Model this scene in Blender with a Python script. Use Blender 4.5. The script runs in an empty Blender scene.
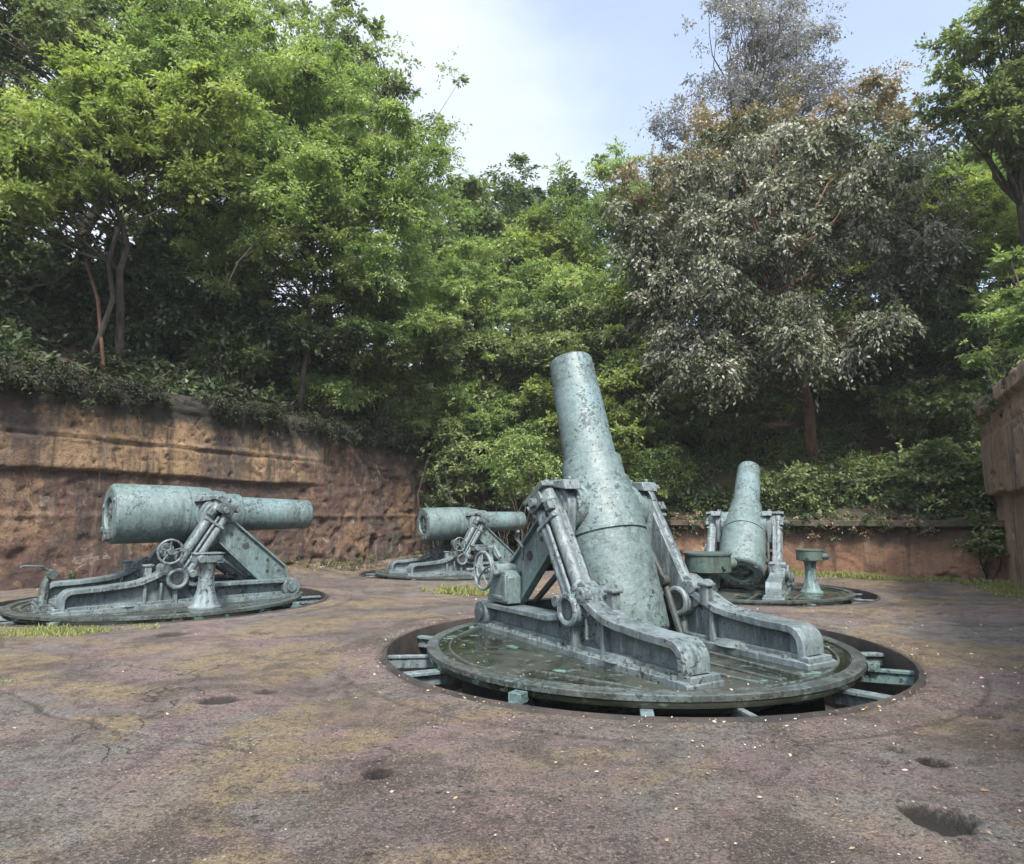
import bpy, bmesh, math
import numpy as np
from mathutils import Vector, Matrix
R = math.radians
scene = bpy.context.scene
col = scene.collection

# ------------------------------------------------------------ camera, sky, sun, exposure
F, PITCH, EYE = 660.0, math.atan(85/660), 1.5
cam = bpy.data.objects.new('camera', bpy.data.cameras.new('camera'))
col.objects.link(cam)
cam.data.sensor_fit = 'HORIZONTAL'; cam.data.sensor_width = 36
cam.data.lens = F/1024*36
cam.data.clip_start = .05; cam.data.clip_end = 2000
cam.location = (0, 0, EYE); cam.rotation_euler = (math.pi/2+PITCH, 0, 0)
scene.camera = cam

SUN_EL, SUN_AZ = R(50), R(168)      # azimuth clockwise from +Y: behind the camera, a little right
w = bpy.data.worlds.new("World"); scene.world = w; w.use_nodes = True
nt = w.node_tree; nt.nodes.clear()
def N(nt, t, **k):
    n = nt.nodes.new(t)
    for a, b in k.items(): setattr(n, a, b)
    return n
sky = N(nt, 'ShaderNodeTexSky', sky_type='NISHITA', sun_disc=False, sun_elevation=SUN_EL, sun_rotation=SUN_AZ,
        air_density=1.0, dust_density=1.0, ozone_density=1.0)
geo = N(nt, 'ShaderNodeTexCoord')
mp = N(nt, 'ShaderNodeMapping'); mp.inputs['Scale'].default_value = (1.0, 1.0, 1.9); mp.inputs['Location'].default_value = (.35, .1, .2)
nt.links.new(geo.outputs['Generated'], mp.inputs['Vector'])
nz = N(nt, 'ShaderNodeTexNoise'); nz.inputs['Scale'].default_value = 2.0; nz.inputs['Detail'].default_value = 8; nz.inputs['Roughness'].default_value = .55
nt.links.new(mp.outputs['Vector'], nz.inputs['Vector'])
sep = N(nt, 'ShaderNodeSeparateXYZ'); nt.links.new(geo.outputs['Generated'], sep.inputs[0])
# thick cloud towards the left of the view, thinning to blue on the right
m1 = N(nt, 'ShaderNodeMath', operation='MULTIPLY_ADD'); m1.inputs[1].default_value = -1.35; m1.inputs[2].default_value = .16
nt.links.new(sep.outputs['X'], m1.inputs[0])
m2 = N(nt, 'ShaderNodeMath', operation='ADD'); nt.links.new(nz.outputs['Fac'], m2.inputs[0]); nt.links.new(m1.outputs[0], m2.inputs[1])
mr = N(nt, 'ShaderNodeMapRange'); mr.interpolation_type = 'SMOOTHSTEP'
mr.inputs['From Min'].default_value = .34; mr.inputs['From Max'].default_value = .78
mr.inputs['To Min'].default_value = .40; mr.inputs['To Max'].default_value = .97
nt.links.new(m2.outputs[0], mr.inputs['Value'])
cl = N(nt, 'ShaderNodeMix', data_type='RGBA')
nz2 = N(nt, 'ShaderNodeTexNoise'); nz2.inputs['Scale'].default_value = 4.5; nz2.inputs['Detail'].default_value = 6
nt.links.new(mp.outputs['Vector'], nz2.inputs['Vector'])
nt.links.new(nz2.outputs['Fac'], cl.inputs['Factor'])
cl.inputs['A'].default_value = (2.1, 2.5, 3.3, 1); cl.inputs['B'].default_value = (3.5, 3.6, 3.8, 1)
# unseen cloud near the sun, behind the camera, brightened to fill-light the foliage
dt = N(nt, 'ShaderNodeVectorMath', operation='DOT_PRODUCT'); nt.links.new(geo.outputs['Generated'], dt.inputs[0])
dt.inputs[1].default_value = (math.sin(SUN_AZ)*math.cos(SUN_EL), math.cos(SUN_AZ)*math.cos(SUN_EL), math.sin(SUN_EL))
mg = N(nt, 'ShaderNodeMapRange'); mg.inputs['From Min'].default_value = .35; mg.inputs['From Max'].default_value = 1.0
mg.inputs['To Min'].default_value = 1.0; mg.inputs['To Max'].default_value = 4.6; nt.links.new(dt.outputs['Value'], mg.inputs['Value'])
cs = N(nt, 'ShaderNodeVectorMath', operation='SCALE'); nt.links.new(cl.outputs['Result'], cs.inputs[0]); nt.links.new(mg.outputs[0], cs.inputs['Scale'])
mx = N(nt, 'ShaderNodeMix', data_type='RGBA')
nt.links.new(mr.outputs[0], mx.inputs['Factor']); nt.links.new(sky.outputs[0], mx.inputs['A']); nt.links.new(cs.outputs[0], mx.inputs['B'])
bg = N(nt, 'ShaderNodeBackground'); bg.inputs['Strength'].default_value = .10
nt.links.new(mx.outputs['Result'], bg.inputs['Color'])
out = N(nt, 'ShaderNodeOutputWorld'); nt.links.new(bg.outputs[0], out.inputs[0])

sl = bpy.data.lights.new('sun', 'SUN'); sl.energy = 2.5; sl.angle = R(10); sl.color = (1, .95, .86)
sun = bpy.data.objects.new('sun', sl); col.objects.link(sun)
sd = Vector((math.sin(SUN_AZ)*math.cos(SUN_EL), math.cos(SUN_AZ)*math.cos(SUN_EL), math.sin(SUN_EL)))
sun.rotation_euler = sd.to_track_quat('Z', 'Y').to_euler(); sun.location = sd*60
scene.view_settings.view_transform = 'Standard'; scene.view_settings.look = 'None'
scene.view_settings.gamma = 1; scene.view_settings.exposure = 1.78
scene.cycles.max_bounces = 6; scene.cycles.diffuse_bounces = 4; scene.cycles.glossy_bounces = 2; scene.cycles.transmission_bounces = 4
scene.view_settings.use_curve_mapping = False

# ------------------------------------------------------------ numpy noise
_r = np.random.RandomState(7)
PT = _r.permutation(512); PT = np.concatenate([PT, PT, PT]); PV = _r.rand(1536)
def vnoise(x, y, z=0.0):
    x, y, z = np.broadcast_arrays(np.asarray(x, float), np.asarray(y, float), np.asarray(z, float))
    xi, yi, zi = [np.floor(a).astype(int) for a in (x, y, z)]
    fx, fy, fz = x-xi, y-yi, z-zi
    fx, fy, fz = [f*f*(3-2*f) for f in (fx, fy, fz)]
    def h(a, b, c): return PV[PT[PT[PT[a & 511]+(b & 511)]+(c & 511)]]
    def l(a, b, t): return a+(b-a)*t
    return l(l(l(h(xi, yi, zi), h(xi+1, yi, zi), fx), l(h(xi, yi+1, zi), h(xi+1, yi+1, zi), fx), fy),
             l(l(h(xi, yi, zi+1), h(xi+1, yi, zi+1), fx), l(h(xi, yi+1, zi+1), h(xi+1, yi+1, zi+1), fx), fy), fz)*2-1
def fbm(x, y, z=0.0, o=4):
    s, a, t = 0, 1.0, 0
    for i in range(o):
        s = s+a*vnoise(np.asarray(x)*2**i+i*17.3, np.asarray(y)*2**i+i*9.1, np.asarray(z)*2**i+i*5.7); t += a; a *= .5
    return s/t
def sst(a, b, x):
    t = np.clip((x-a)/(b-a), 0, 1); return t*t*(3-2*t)

# ------------------------------------------------------------ object helpers
def tag(o, label=None, cat=None, group=None, kind=None):
    if label: o['label'] = label
    if cat: o['category'] = cat
    if group: o['group'] = group
    if kind: o['kind'] = kind
    return o
def link(o, parent=None):
    col.objects.link(o)
    if parent is not None: o.parent = parent
    return o
def empty(name, loc, rz=0):
    o = bpy.data.objects.new(name, None); o.location = loc; o.rotation_euler = (0, 0, rz); o.empty_display_size = .3
    return link(o)
def npmesh(name, V, Q, mat, parent=None, tint=None, smooth=False):
    me = bpy.data.meshes.new(name); V = np.asarray(V, np.float32); Q = np.asarray(Q, np.int32)
    me.vertices.add(len(V)); me.vertices.foreach_set('co', V.ravel())
    k = Q.shape[1]; me.loops.add(Q.size); me.loops.foreach_set('vertex_index', Q.ravel())
    me.polygons.add(len(Q)); me.polygons.foreach_set('loop_start', np.arange(0, Q.size, k, dtype=np.int32))
    if smooth: me.polygons.foreach_set('use_smooth', np.ones(len(Q), bool))
    if tint is not None:
        a = me.attributes.new('tint', 'FLOAT', 'POINT'); a.data.foreach_set('value', np.asarray(tint, np.float32))
    me.materials.append(mat); me.update(calc_edges=True)
    return link(bpy.data.objects.new(name, me), parent)

class MB:
    """collects simple solids; build() links them as one mesh"""
    def __init__(s): s.v = []; s.f = []
    def add(s, vs, fs):
        b = len(s.v); s.v += [tuple(v) for v in vs]; s.f += [tuple(b+i for i in f) for f in fs]; return s
    def box(s, c, d, rot=None):
        vs = []
        for i in range(8):
            p = Vector(((i & 1)-.5, (i >> 1 & 1)-.5, (i >> 2 & 1)-.5)); p = Vector((p.x*d[0], p.y*d[1], p.z*d[2]))
            if rot is not None: p = rot @ p
            vs.append(p+Vector(c))
        return s.add(vs, [(0, 2, 3, 1), (4, 5, 7, 6), (0, 1, 5, 4), (2, 6, 7, 3), (0, 4, 6, 2), (1, 3, 7, 5)])
    def cyl(s, p, q, r, r2=None, n=16, cap=True):
        p, q = Vector(p), Vector(q); r2 = r if r2 is None else r2
        return s.lathe(p, q, [(0, r), (1, r2)], n, cap, True)
    def lathe(s, p, q, prof, n=24, cap=True, unit=False):
        """prof: (distance along p->q, radius)"""
        p, q = Vector(p), Vector(q); d = q-p; L = d.length; d.normalize()
        a = d.orthogonal().normalized(); b = d.cross(a); vs = []; fs = []
        for (t, r) in prof:
            c = p+d*(t*L if unit else t)
            for i in range(n):
                g = 2*math.pi*i/n; vs.append(c+a*(r*math.cos(g))+b*(r*math.sin(g)))
        for j in range(len(prof)-1):
            for i in range(n): k = (i+1) % n; fs.append((j*n+i, j*n+k, (j+1)*n+k, (j+1)*n+i))
        if cap:
            fs.append(tuple(range(n))[::-1]); m = (len(prof)-1)*n; fs.append(tuple(range(m, m+n)))
        return s.add(vs, fs)
    def tube(s, pts, rs, n=8):
        pts = [Vector(p) for p in pts]; vs = []; fs = []
        if not hasattr(rs, '__len__'): rs = [rs]*len(pts)
        up = None
        for i, p in enumerate(pts):
            d = (pts[min(i+1, len(pts)-1)]-pts[max(i-1, 0)]).normalized()
            if up is None: up = d.orthogonal().normalized()
            a = (up-d*up.dot(d)); a = a.normalized() if a.length > 1e-5 else d.orthogonal().normalized(); up = a; b = d.cross(a)
            for k in range(n):
                g = 2*math.pi*k/n; vs.append(p+(a*math.cos(g)+b*math.sin(g))*rs[i])
        for j in range(len(pts)-1):
            for i in range(n): k = (i+1) % n; fs.append((j*n+i, j*n+k, (j+1)*n+k, (j+1)*n+i))
        fs.append(tuple(range(n))[::-1]); m = (len(pts)-1)*n; fs.append(tuple(range(m, m+n)))
        return s.add(vs, fs)
    def ring(s, c, axis, R_, r, n=28, m=8, a0=0, a1=2*math.pi):
        c = Vector(c); ax = Vector(axis).normalized(); a = ax.orthogonal().normalized(); b = ax.cross(a)
        full = abs(a1-a0-2*math.pi) < 1e-6; k = n if full else n+1
        pts = [c+(a*math.cos(a0+(a1-a0)*i/n)+b*math.sin(a0+(a1-a0)*i/n))*R_ for i in range(k)]
        if full: pts.append(pts[0])
        return s.tube(pts, r, m)
    def prism(s, poly, y0, y1):
        """poly in the x-z plane, extruded along y"""
        n = len(poly); vs = [(x, y0, z) for x, z in poly]+[(x, y1, z) for x, z in poly]
        fs = [tuple(range(n))[::-1], tuple(range(n, 2*n))]+[(i, (i+1) % n, n+(i+1) % n, n+i) for i in range(n)]
        return s.add(vs, fs)
    def band(s, path, th, y0, y1):
        """a bar following an x-z path with thickness th below it, between y0 and y1"""
        P = [Vector((x, z)) for x, z in path]; inn = []
        for i, p in enumerate(P):
            d = (P[min(i+1, len(P)-1)]-P[max(i-1, 0)]).normalized(); inn.append(p+Vector((d.y, -d.x))*th)
        vs = []; n = len(P)
        for y in (y0, y1): vs += [(p.x, y, p.y) for p in P]+[(p.x, y, p.y) for p in inn]
        fs = []
        for i in range(n-1):
            a, b = i, i+1
            fs += [(a, b, 2*n+b, 2*n+a), (n+a, 3*n+a, 3*n+b, n+b), (a, n+a, n+b, b), (2*n+a, 2*n+b, 3*n+b, 3*n+a)]
        fs += [(0, 2*n, 3*n, n), (n-1, 2*n-1, 4*n-1, 3*n-1)]
        return s.add(vs, fs)
    def build(s, name, mat, parent=None, bev=.012, ang=38, loc=None):
        me = bpy.data.meshes.new(name); me.from_pydata(s.v, [], s.f); me.materials.append(mat)
        bm = bmesh.new(); bm.from_mesh(me); bmesh.ops.recalc_face_normals(bm, faces=bm.faces); bm.to_mesh(me); bm.free()
        me.polygons.foreach_set('use_smooth', [True]*len(me.polygons)); me.set_sharp_from_angle(angle=R(ang)); me.update()
        o = link(bpy.data.objects.new(name, me), parent)
        if loc is not None: o.location = loc
        if bev:
            m = o.modifiers.new('bevel', 'BEVEL'); m.width = bev; m.segments = 2; m.limit_method = 'ANGLE'; m.angle_limit = R(40)
        return o

# ------------------------------------------------------------ materials
def newmat(name):
    m = bpy.data.materials.new(name); m.use_nodes = True; nt = m.node_tree; nt.nodes.clear()
    o = N(nt, 'ShaderNodeOutputMaterial'); b = N(nt, 'ShaderNodeBsdfPrincipled'); nt.links.new(b.outputs[0], o.inputs[0])
    return m, nt, b
class G:
    """small node-graph shorthand"""
    def __init__(s, nt): s.nt = nt; s.tc = N(nt, 'ShaderNodeTexCoord')
    def L(s, a, b): s.nt.links.new(a, b)
    def noise(s, scale, detail=4, rough=.55, vec=None, stretch=None, dist=0):
        n = N(s.nt, 'ShaderNodeTexNoise'); n.inputs['Scale'].default_value = scale; n.inputs['Detail'].default_value = detail
        n.inputs['Roughness'].default_value = rough; n.inputs['Distortion'].default_value = dist
        v = vec if vec is not None else s.tc.outputs['Object']
        if stretch:
            mp = N(s.nt, 'ShaderNodeMapping'); mp.inputs['Scale'].default_value = stretch; s.L(v, mp.inputs[0]); v = mp.outputs[0]
        s.L(v, n.inputs['Vector']); return n.outputs['Fac']
    def vor(s, scale, feature='F1', vec=None, out='Distance'):
        n = N(s.nt, 'ShaderNodeTexVoronoi'); n.feature = feature; n.inputs['Scale'].default_value = scale
        s.L(vec if vec is not None else s.tc.outputs['Object'], n.inputs['Vector']); return n.outputs[out]
    def ramp(s, x, stops):
        n = N(s.nt, 'ShaderNodeValToRGB'); e = n.color_ramp.elements
        while len(e) < len(stops): e.new(.5)
        for i, (p, c) in enumerate(stops):
            e[i].position = p; e[i].color = (c, c, c, 1) if not hasattr(c, '__len__') else (*c, 1)
        s.L(x, n.inputs[0]); return n.outputs[0]
    def mix(s, f, a, b, mode='MIX'):
        n = N(s.nt, 'ShaderNodeMix', data_type='RGBA', blend_type=mode)
        for k, v in (('Factor', f), ('A', a), ('B', b)):
            if hasattr(v, 'node'): s.L(v, n.inputs[k])
            elif k == 'Factor': n.inputs[k].default_value = v
            else: n.inputs[k].default_value = (*v, 1)
        return n.outputs['Result']
    def math(s, op, a, b=0.0):
        n = N(s.nt, 'ShaderNodeMath', operation=op)
        for i, v in enumerate((a, b)):
            if hasattr(v, 'node'): s.L(v, n.inputs[i])
            else: n.inputs[i].default_value = v
        return n.outputs[0]
    def bump(s, b, h, strength=.4, dist=.01):
        n = N(s.nt, 'ShaderNodeBump'); n.inputs['Strength'].default_value = strength; n.inputs['Distance'].default_value = dist
        s.L(h, n.inputs['Height']); s.L(n.outputs[0], b.inputs['Normal'])

def paint_mat(name, c1, c2, chip=(.03, .035, .033), chips=.60, rough=.5, rust=.0):
    m, nt, b = newmat(name); g = G(nt)
    big = g.noise(2.2, 5, .6); c = g.mix(g.ramp(big, [(.35, 0), (.68, 1)]), c1, c2)
    # vertical streaks where water runs down
    st = g.noise(6, 4, .6, stretch=(3, 3, .35)); c = g.mix(g.ramp(st, [(.46, 0), (.72, .55)]), c, tuple(x*1.25 for x in c2))
    dk = g.noise(9, 5, .65, stretch=(2, 2, .5)); c = g.mix(g.ramp(dk, [(.50, 0), (.75, .6)]), c, tuple(x*.5 for x in c1))
    bl = g.noise(1.1, 3, .5); c = g.mix(g.ramp(bl, [(.5, 0), (.7, .35)]), c, (.095, .17, .19))
    c = g.mix(g.ramp(g.noise(4.5, 6, .75), [(.48, 0), (.70, .7)]), c, tuple(x*.55 for x in c1))
    c = g.mix(g.ramp(g.noise(12, 5, .7, stretch=(1, 1, .4)), [(.58, 0), (.70, .5)]), c, tuple(x*1.5 for x in c2))
    wt_ = g.noise(3.1, 7, .8, stretch=(1.6, 1.6, .22)); c = g.mix(g.ramp(wt_, [(.53, 0), (.60, .6)]), c, tuple(x*.38 for x in c1))
    c = g.mix(g.ramp(g.noise(5.2, 7, .8, stretch=(1.6, 1.6, .18)), [(.58, 0), (.64, .45)]), c, tuple(min(x*1.7, .42) for x in c2))
    c = g.mix(g.ramp(g.noise(6.3, 6, .75, stretch=(2.2, 2.2, .16)), [(.62, 0), (.68, .55)]), c, (.10, .055, .028))
    cp = g.noise(19, 6, .62, dist=.6); area = g.noise(1.6, 3, .5)
    cm = g.ramp(g.math('ADD', g.math('MULTIPLY', cp, .75), g.math('MULTIPLY', area, .32)), [(chips, 0), (chips+.025, 1)])
    c = g.mix(cm, c, chip)
    sp = g.ramp(g.noise(75, 3, .6), [(.62, 0), (.68, .8)]); c = g.mix(sp, c, tuple(x*.35 for x in c1))
    if rust: c = g.mix(g.ramp(g.noise(3.3, 5, .7, stretch=(1.6, 1.6, .5)), [(.60, 0), (.74, rust)]), c, (.12, .06, .03))
    g.L(c, b.inputs['Base Color'])
    g.L(g.math('ADD', g.math('MULTIPLY', big, .3), rough-.12), b.inputs['Roughness'])
    b.inputs['Metallic'].default_value = 0
    h = g.math('SUBTRACT', g.math('ADD', g.math('MULTIPLY', g.noise(34, 5, .6), .5), g.math('MULTIPLY', g.noise(7, 3), .8)), g.math('MULTIPLY', cm, .5))
    g.bump(b, h, .75, .012)
    return m
M = {}
M['tube'] = paint_mat('barrel_paint', (.072, .110, .107), (.130, .172, .167), chip=(.032, .045, .042), chips=.615, rust=.25)
M['carriage'] = paint_mat('carriage_paint', (.055, .076, .079), (.165, .195, .20), chip=(.028, .033, .03), chips=.615, rough=.50, rust=.5)
M['cast'] = paint_mat('old_casting_paint', (.05, .07, .066), (.125, .15, .147), chips=.56, rough=.5, rust=.4)
M['teal'] = paint_mat('turquoise_paint', (.060, .105, .10), (.115, .165, .157), chips=.615, rough=.5)
M['drum'] = paint_mat('dull_green_paint', (.04, .065, .054), (.064, .094, .078), chips=.66, rough=.55)
M['dark'] = paint_mat('dark_iron', (.018, .022, .021), (.04, .048, .045), chips=.64, rough=.6, rust=.3)

# turntable: wet, with puddles, algae and teal paint remains
m, nt, b = newmat('turntable_paint'); g = G(nt)
n1 = g.noise(.9, 5, .6, dist=.8); n2 = g.noise(2.4, 5, .6)
c = g.mix(g.ramp(n1, [(.38, 0), (.6, 1)]), (.012, .015, .010), (.034, .038, .028))
c = g.mix(g.ramp(n2, [(.60, 0), (.64, .9)]), c, (.10, .19, .155))
c = g.mix(g.ramp(g.noise(6, 5, .7), [(.57, 0), (.66, .6)]), c, (.13, .17, .155))
c = g.mix(g.ramp(g.noise(40, 4, .6), [(.6, 0), (.7, .6)]), c, (.02, .02, .018)); g.L(c, b.inputs['Base Color'])
wet = g.ramp(n1, [(.44, .06), (.53, .55)]); g.L(wet, b.inputs['Roughness'])
g.bump(b, g.math('MULTIPLY', g.ramp(n1, [(.44, 0), (.53, 1)]), g.noise(18, 5, .6)), .5, .012); M['table'] = m
M['rim'] = paint_mat('rim_iron', (.035, .042, .038), (.10, .112, .102), chips=.56, rough=.4, rust=.4)

# ground: old concrete with moss, purple and ochre stains and pale grit
m, nt, b = newmat('old_concrete_floor'); g = G(nt)
c = g.mix(g.ramp(g.noise(.42, 6, .66, dist=.5), [(.44, 0), (.54, 1)]), (.145, .135, .120), (.180, .122, .112))
c = g.mix(g.ramp(g.noise(.17, 6, .62, dist=.8), [(.50, 0), (.55, .75)]), c, (.090, .072, .064))
c = g.mix(g.ramp(g.noise(.30, 6, .68, stretch=(1, 1.4, 1), dist=1.2), [(.50, 0), (.56, .95)]), c, (.205, .152, .080))
c = g.mix(g.ramp(g.noise(.75, 6, .68, dist=1), [(.54, 0), (.61, .7)]), c, (.148, .096, .100))
c = g.mix(g.ramp(g.noise(1.0, 7, .72, dist=.6), [(.50, 0), (.60, .85)]), c, (.058, .042, .034))
c = g.mix(g.ramp(g.noise(.55, 7, .74, dist=1.5), [(.59, 0), (.65, .5)]), c, (.13, .115, .05))
c = g.mix(g.ramp(g.noise(4.5, 7, .78), [(.50, 0), (.62, .75)]), c, (.042, .032, .027))
c = g.mix(g.ramp(g.noise(.9, 6, .70, stretch=(1.3, .5, 1)), [(.55, 0), (.66, .7)]), c, (.225, .175, .135))
g1 = g.noise(60, 4, .78); g2 = g.noise(22, 6, .8)
c = g.mix(g.ramp(g1, [(.37, .85), (.49, 0)]), c, (.026, .021, .019))
c = g.mix(g.ramp(g2, [(.39, .9), (.48, 0)]), c, (.034, .026, .023))
c = g.mix(g.ramp(g1, [(.555, 0), (.63, .75)]), c, (.28, .235, .20))
c = g.mix(g.ramp(g.noise(150, 2, .7), [(.62, 0), (.69, .75)]), c, (.38, .34, .30))
pk = g.math('MULTIPLY', g.ramp(g.vor(15), [(.10, 1), (.14, 0)]), g.ramp(g.noise(1.3, 5, .7), [(.48, 0), (.56, 1)]))
c = g.mix(pk, c, (.36, .32, .27))
dp = g.math('MULTIPLY', g.ramp(g.vor(9), [(.10, 1), (.20, 0)]), g.ramp(g.noise(1.7, 5, .7), [(.47, 0), (.55, 1)]))
c = g.mix(g.math('MULTIPLY', dp, .8), c, (.022, .018, .015))
wv = N(nt, 'ShaderNodeVectorMath', operation='ADD'); dn = N(nt, 'ShaderNodeTexNoise'); dn.inputs['Scale'].default_value = 1.7; dn.inputs['Detail'].default_value = 6
g.L(g.tc.outputs['Object'], dn.inputs['Vector']); g.L(dn.outputs['Color'], wv.inputs[0]); g.L(g.tc.outputs['Object'], wv.inputs[1])
ck = g.vor(.33, 'DISTANCE_TO_EDGE', wv.outputs[0]); ckm = g.ramp(ck, [(.0, .9), (.0030, 0)])
ckm = g.math('MULTIPLY', ckm, g.ramp(g.noise(.45, 3), [(.46, 0), (.54, 1)]))
at = N(nt, 'ShaderNodeAttribute', attribute_name='tint')
ckm = g.math('MAXIMUM', ckm, at.outputs['Fac'])
c = g.mix(ckm, c, (.016, .013, .011)); g.L(c, b.inputs['Base Color'])
g.L(g.ramp(g.noise(.8, 5, .65), [(.40, .38), (.58, .85)]), b.inputs['Roughness']); b.inputs['Specular IOR Level'].default_value = .4
h = g.math('ADD', g.math('MULTIPLY', g1, .7), g.math('ADD', g.math('MULTIPLY', g2, 1.6), g.math('MULTIPLY', g.math('ADD', ckm, dp), -.9)))
g.bump(b, h, 1.0, .022); M['ground'] = m

m, nt, b = newmat('pit_concrete'); g = G(nt)
c = g.mix(g.ramp(g.noise(2.2, 5, .65), [(.4, 0), (.65, 1)]), (.010, .009, .008), (.040, .029, .023)); g.L(c, b.inputs['Base Color'])
b.inputs['Roughness'].default_value = .8; g.bump(b, g.noise(14, 5), .5, .02); M['pit'] = m

m, nt, b = newmat('hill_soil'); g = G(nt)
c = g.mix(g.ramp(g.noise(1.3, 6, .65), [(.4, 0), (.65, 1)]), (.030, .022, .014), (.075, .042, .024))
c = g.mix(g.ramp(g.noise(.6, 5, .6), [(.5, 0), (.6, .9)]), c, (.022, .034, .012)); g.L(c, b.inputs['Base Color'])
b.inputs['Roughness'].default_value = .95; g.bump(b, g.noise(6, 6, .65), .8, .08); M['soil'] = m

def wall_mat(name, earth1, earth2, tan, grey, lay):
    """lay: the point attribute tint: 0 eroded earth .. 1 flat render"""
    m, nt, b = newmat(name); g = G(nt)
    at = N(nt, 'ShaderNodeAttribute', attribute_name='tint')
    e = g.mix(g.ramp(g.noise(.9, 6, .65, dist=.6), [(.38, 0), (.62, 1)]), earth1, earth2)
    e = g.mix(g.ramp(g.noise(.55, 5, .6), [(.50, 0), (.62, .9)]), e, (.21, .125, .068))
    e = g.mix(g.ramp(g.noise(.45, 6, .7, stretch=(1, 1, .5)), [(.53, 0), (.64, .85)]), e, grey)
    e = g.mix(g.ramp(g.noise(3.5, 6, .7), [(.48, 0), (.70, .8)]), e, tuple(x*.35 for x in earth1))
    t = g.mix(g.ramp(g.noise(1.1, 6, .65, stretch=(1, 1, .7)), [(.36, 0), (.66, 1)]), tan, tuple(x*.6 for x in tan))
    t = g.mix(g.ramp(g.noise(1.6, 5, .7, stretch=(1, 1, .35)), [(.52, 0), (.68, .8)]), t, tuple(x*.35 for x in tan))
    t = g.mix(g.ramp(g.noise(.8, 5, .7), [(.58, 0), (.70, .7)]), t, grey)
    t = g.mix(g.ramp(g.vor(5.0), [(.10, .85), (.16, 0)]), t, (.05, .03, .02))
    c = g.mix(at.outputs['Fac'], e, t)
    sx = N(nt, 'ShaderNodeSeparateXYZ'); g.L(g.tc.outputs['Object'], sx.inputs[0])
    if 'eroded' in name:       # moss and soil washed over the crown of the wall, pale lime low down
        hz_ = g.math('ADD', sx.outputs['Z'], g.math('MULTIPLY', g.noise(1.1, 5, .7), 1.0))
        c = g.mix(g.ramp(g.math('MULTIPLY', hz_, .2), [(.86, 0), (.93, .97)]), c, (.028, .024, .016))
        c = g.mix(g.ramp(g.noise(.33, 6, .7, stretch=(1, 1, .35)), [(.52, 0), (.57, .85)]), c, (.055, .046, .042))
        c = g.mix(g.ramp(g.noise(1.9, 6, .75, dist=1), [(.55, 0), (.62, .8)]), c, (.21, .135, .08))
        c = g.mix(g.ramp(g.noise(1.5, 6, .75, dist=.5), [(.58, 0), (.66, .7)]), c, (.13, .05, .045))
        c = g.mix(g.ramp(g.noise(7, 7, .8), [(.50, 0), (.62, .8)]), c, (.045, .027, .02))
        c = g.mix(g.ramp(g.noise(1.3, 7, .8, dist=.8), [(.60, 0), (.66, .75)]), c, (.33, .29, .24))
        c = g.mix(g.ramp(g.noise(.8, 7, .75, dist=1.5), [(.55, 0), (.60, .75)]), c, (.07, .035, .028))
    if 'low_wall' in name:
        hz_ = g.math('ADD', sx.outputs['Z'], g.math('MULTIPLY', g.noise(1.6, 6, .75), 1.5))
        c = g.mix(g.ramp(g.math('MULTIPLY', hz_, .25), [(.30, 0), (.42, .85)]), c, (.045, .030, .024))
    # rain streaks and black mould running down from the top edge
    c = g.mix(g.ramp(g.noise(2.2, 5, .7, stretch=(1.5, 1.5, .12)), [(.52, 0), (.66, .75)]), c, (.035, .025, .02))
    c = g.mix(g.ramp(g.noise(2.9, 5, .7, stretch=(1.5, 1.5, .15)), [(.60, 0), (.70, .5)]), c, (.24, .20, .165))
    if 'eroded' in name: c = g.mix(g.ramp(g.math('MULTIPLY', hz_, .2), [(.87, 0), (.92, .92)]), c, (.028, .025, .016))
    g.L(c, b.inputs['Base Color']); b.inputs['Roughness'].default_value = .88
    h = g.math('ADD', g.noise(7, 8, .8), g.math('MULTIPLY', g.ramp(g.vor(6, 'DISTANCE_TO_EDGE'), [(0, 0), (.05, 1)]), .06)); g.bump(b, h, 1.0, .07)
    return m
M['wall'] = wall_mat('eroded_wall', (.068, .040, .032), (.115, .066, .045), (.36, .235, .125), (.14, .125, .108), 0)
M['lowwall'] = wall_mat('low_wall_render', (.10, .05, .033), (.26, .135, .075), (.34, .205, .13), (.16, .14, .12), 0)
M['sidewall'] = wall_mat('side_wall_render', (.22, .135, .09), (.30, .20, .14), (.40, .285, .205), (.17, .13, .11), 0)
m, nt, b = newmat('mossy_cap'); g = G(nt)
c = g.mix(g.ramp(g.noise(2.2, 6, .7), [(.4, 0), (.62, 1)]), (.035, .026, .02), (.085, .06, .045))
c = g.mix(g.ramp(g.noise(1.4, 5, .65), [(.5, 0), (.6, .8)]), c, (.04, .055, .016)); g.L(c, b.inputs['Base Color'])
b.inputs['Roughness'].default_value = .95; g.bump(b, g.noise(11, 6, .7), 1, .05); M['cap'] = m

m, nt, b = newmat('bark'); g = G(nt)
c = g.mix(g.ramp(g.noise(3, 6, .7, stretch=(2, 2, .4)), [(.38, 0), (.64, 1)]), (.022, .017, .013), (.085, .065, .05)); g.L(c, b.inputs['Base Color'])
b.inputs['Roughness'].default_value = .9; g.bump(b, g.noise(16, 5, .7, stretch=(2, 2, .3)), 1, .03); M['bark'] = m
m, nt, b = newmat('red_bark'); g = G(nt)
c = g.mix(g.ramp(g.noise(3, 6, .7, stretch=(2, 2, .4)), [(.38, 0), (.64, 1)]), (.075, .036, .022), (.18, .09, .055)); g.L(c, b.inputs['Base Color'])
b.inputs['Roughness'].default_value = .9; g.bump(b, g.noise(16, 5, .7, stretch=(2, 2, .3)), 1, .03); M['redbark'] = m

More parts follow.
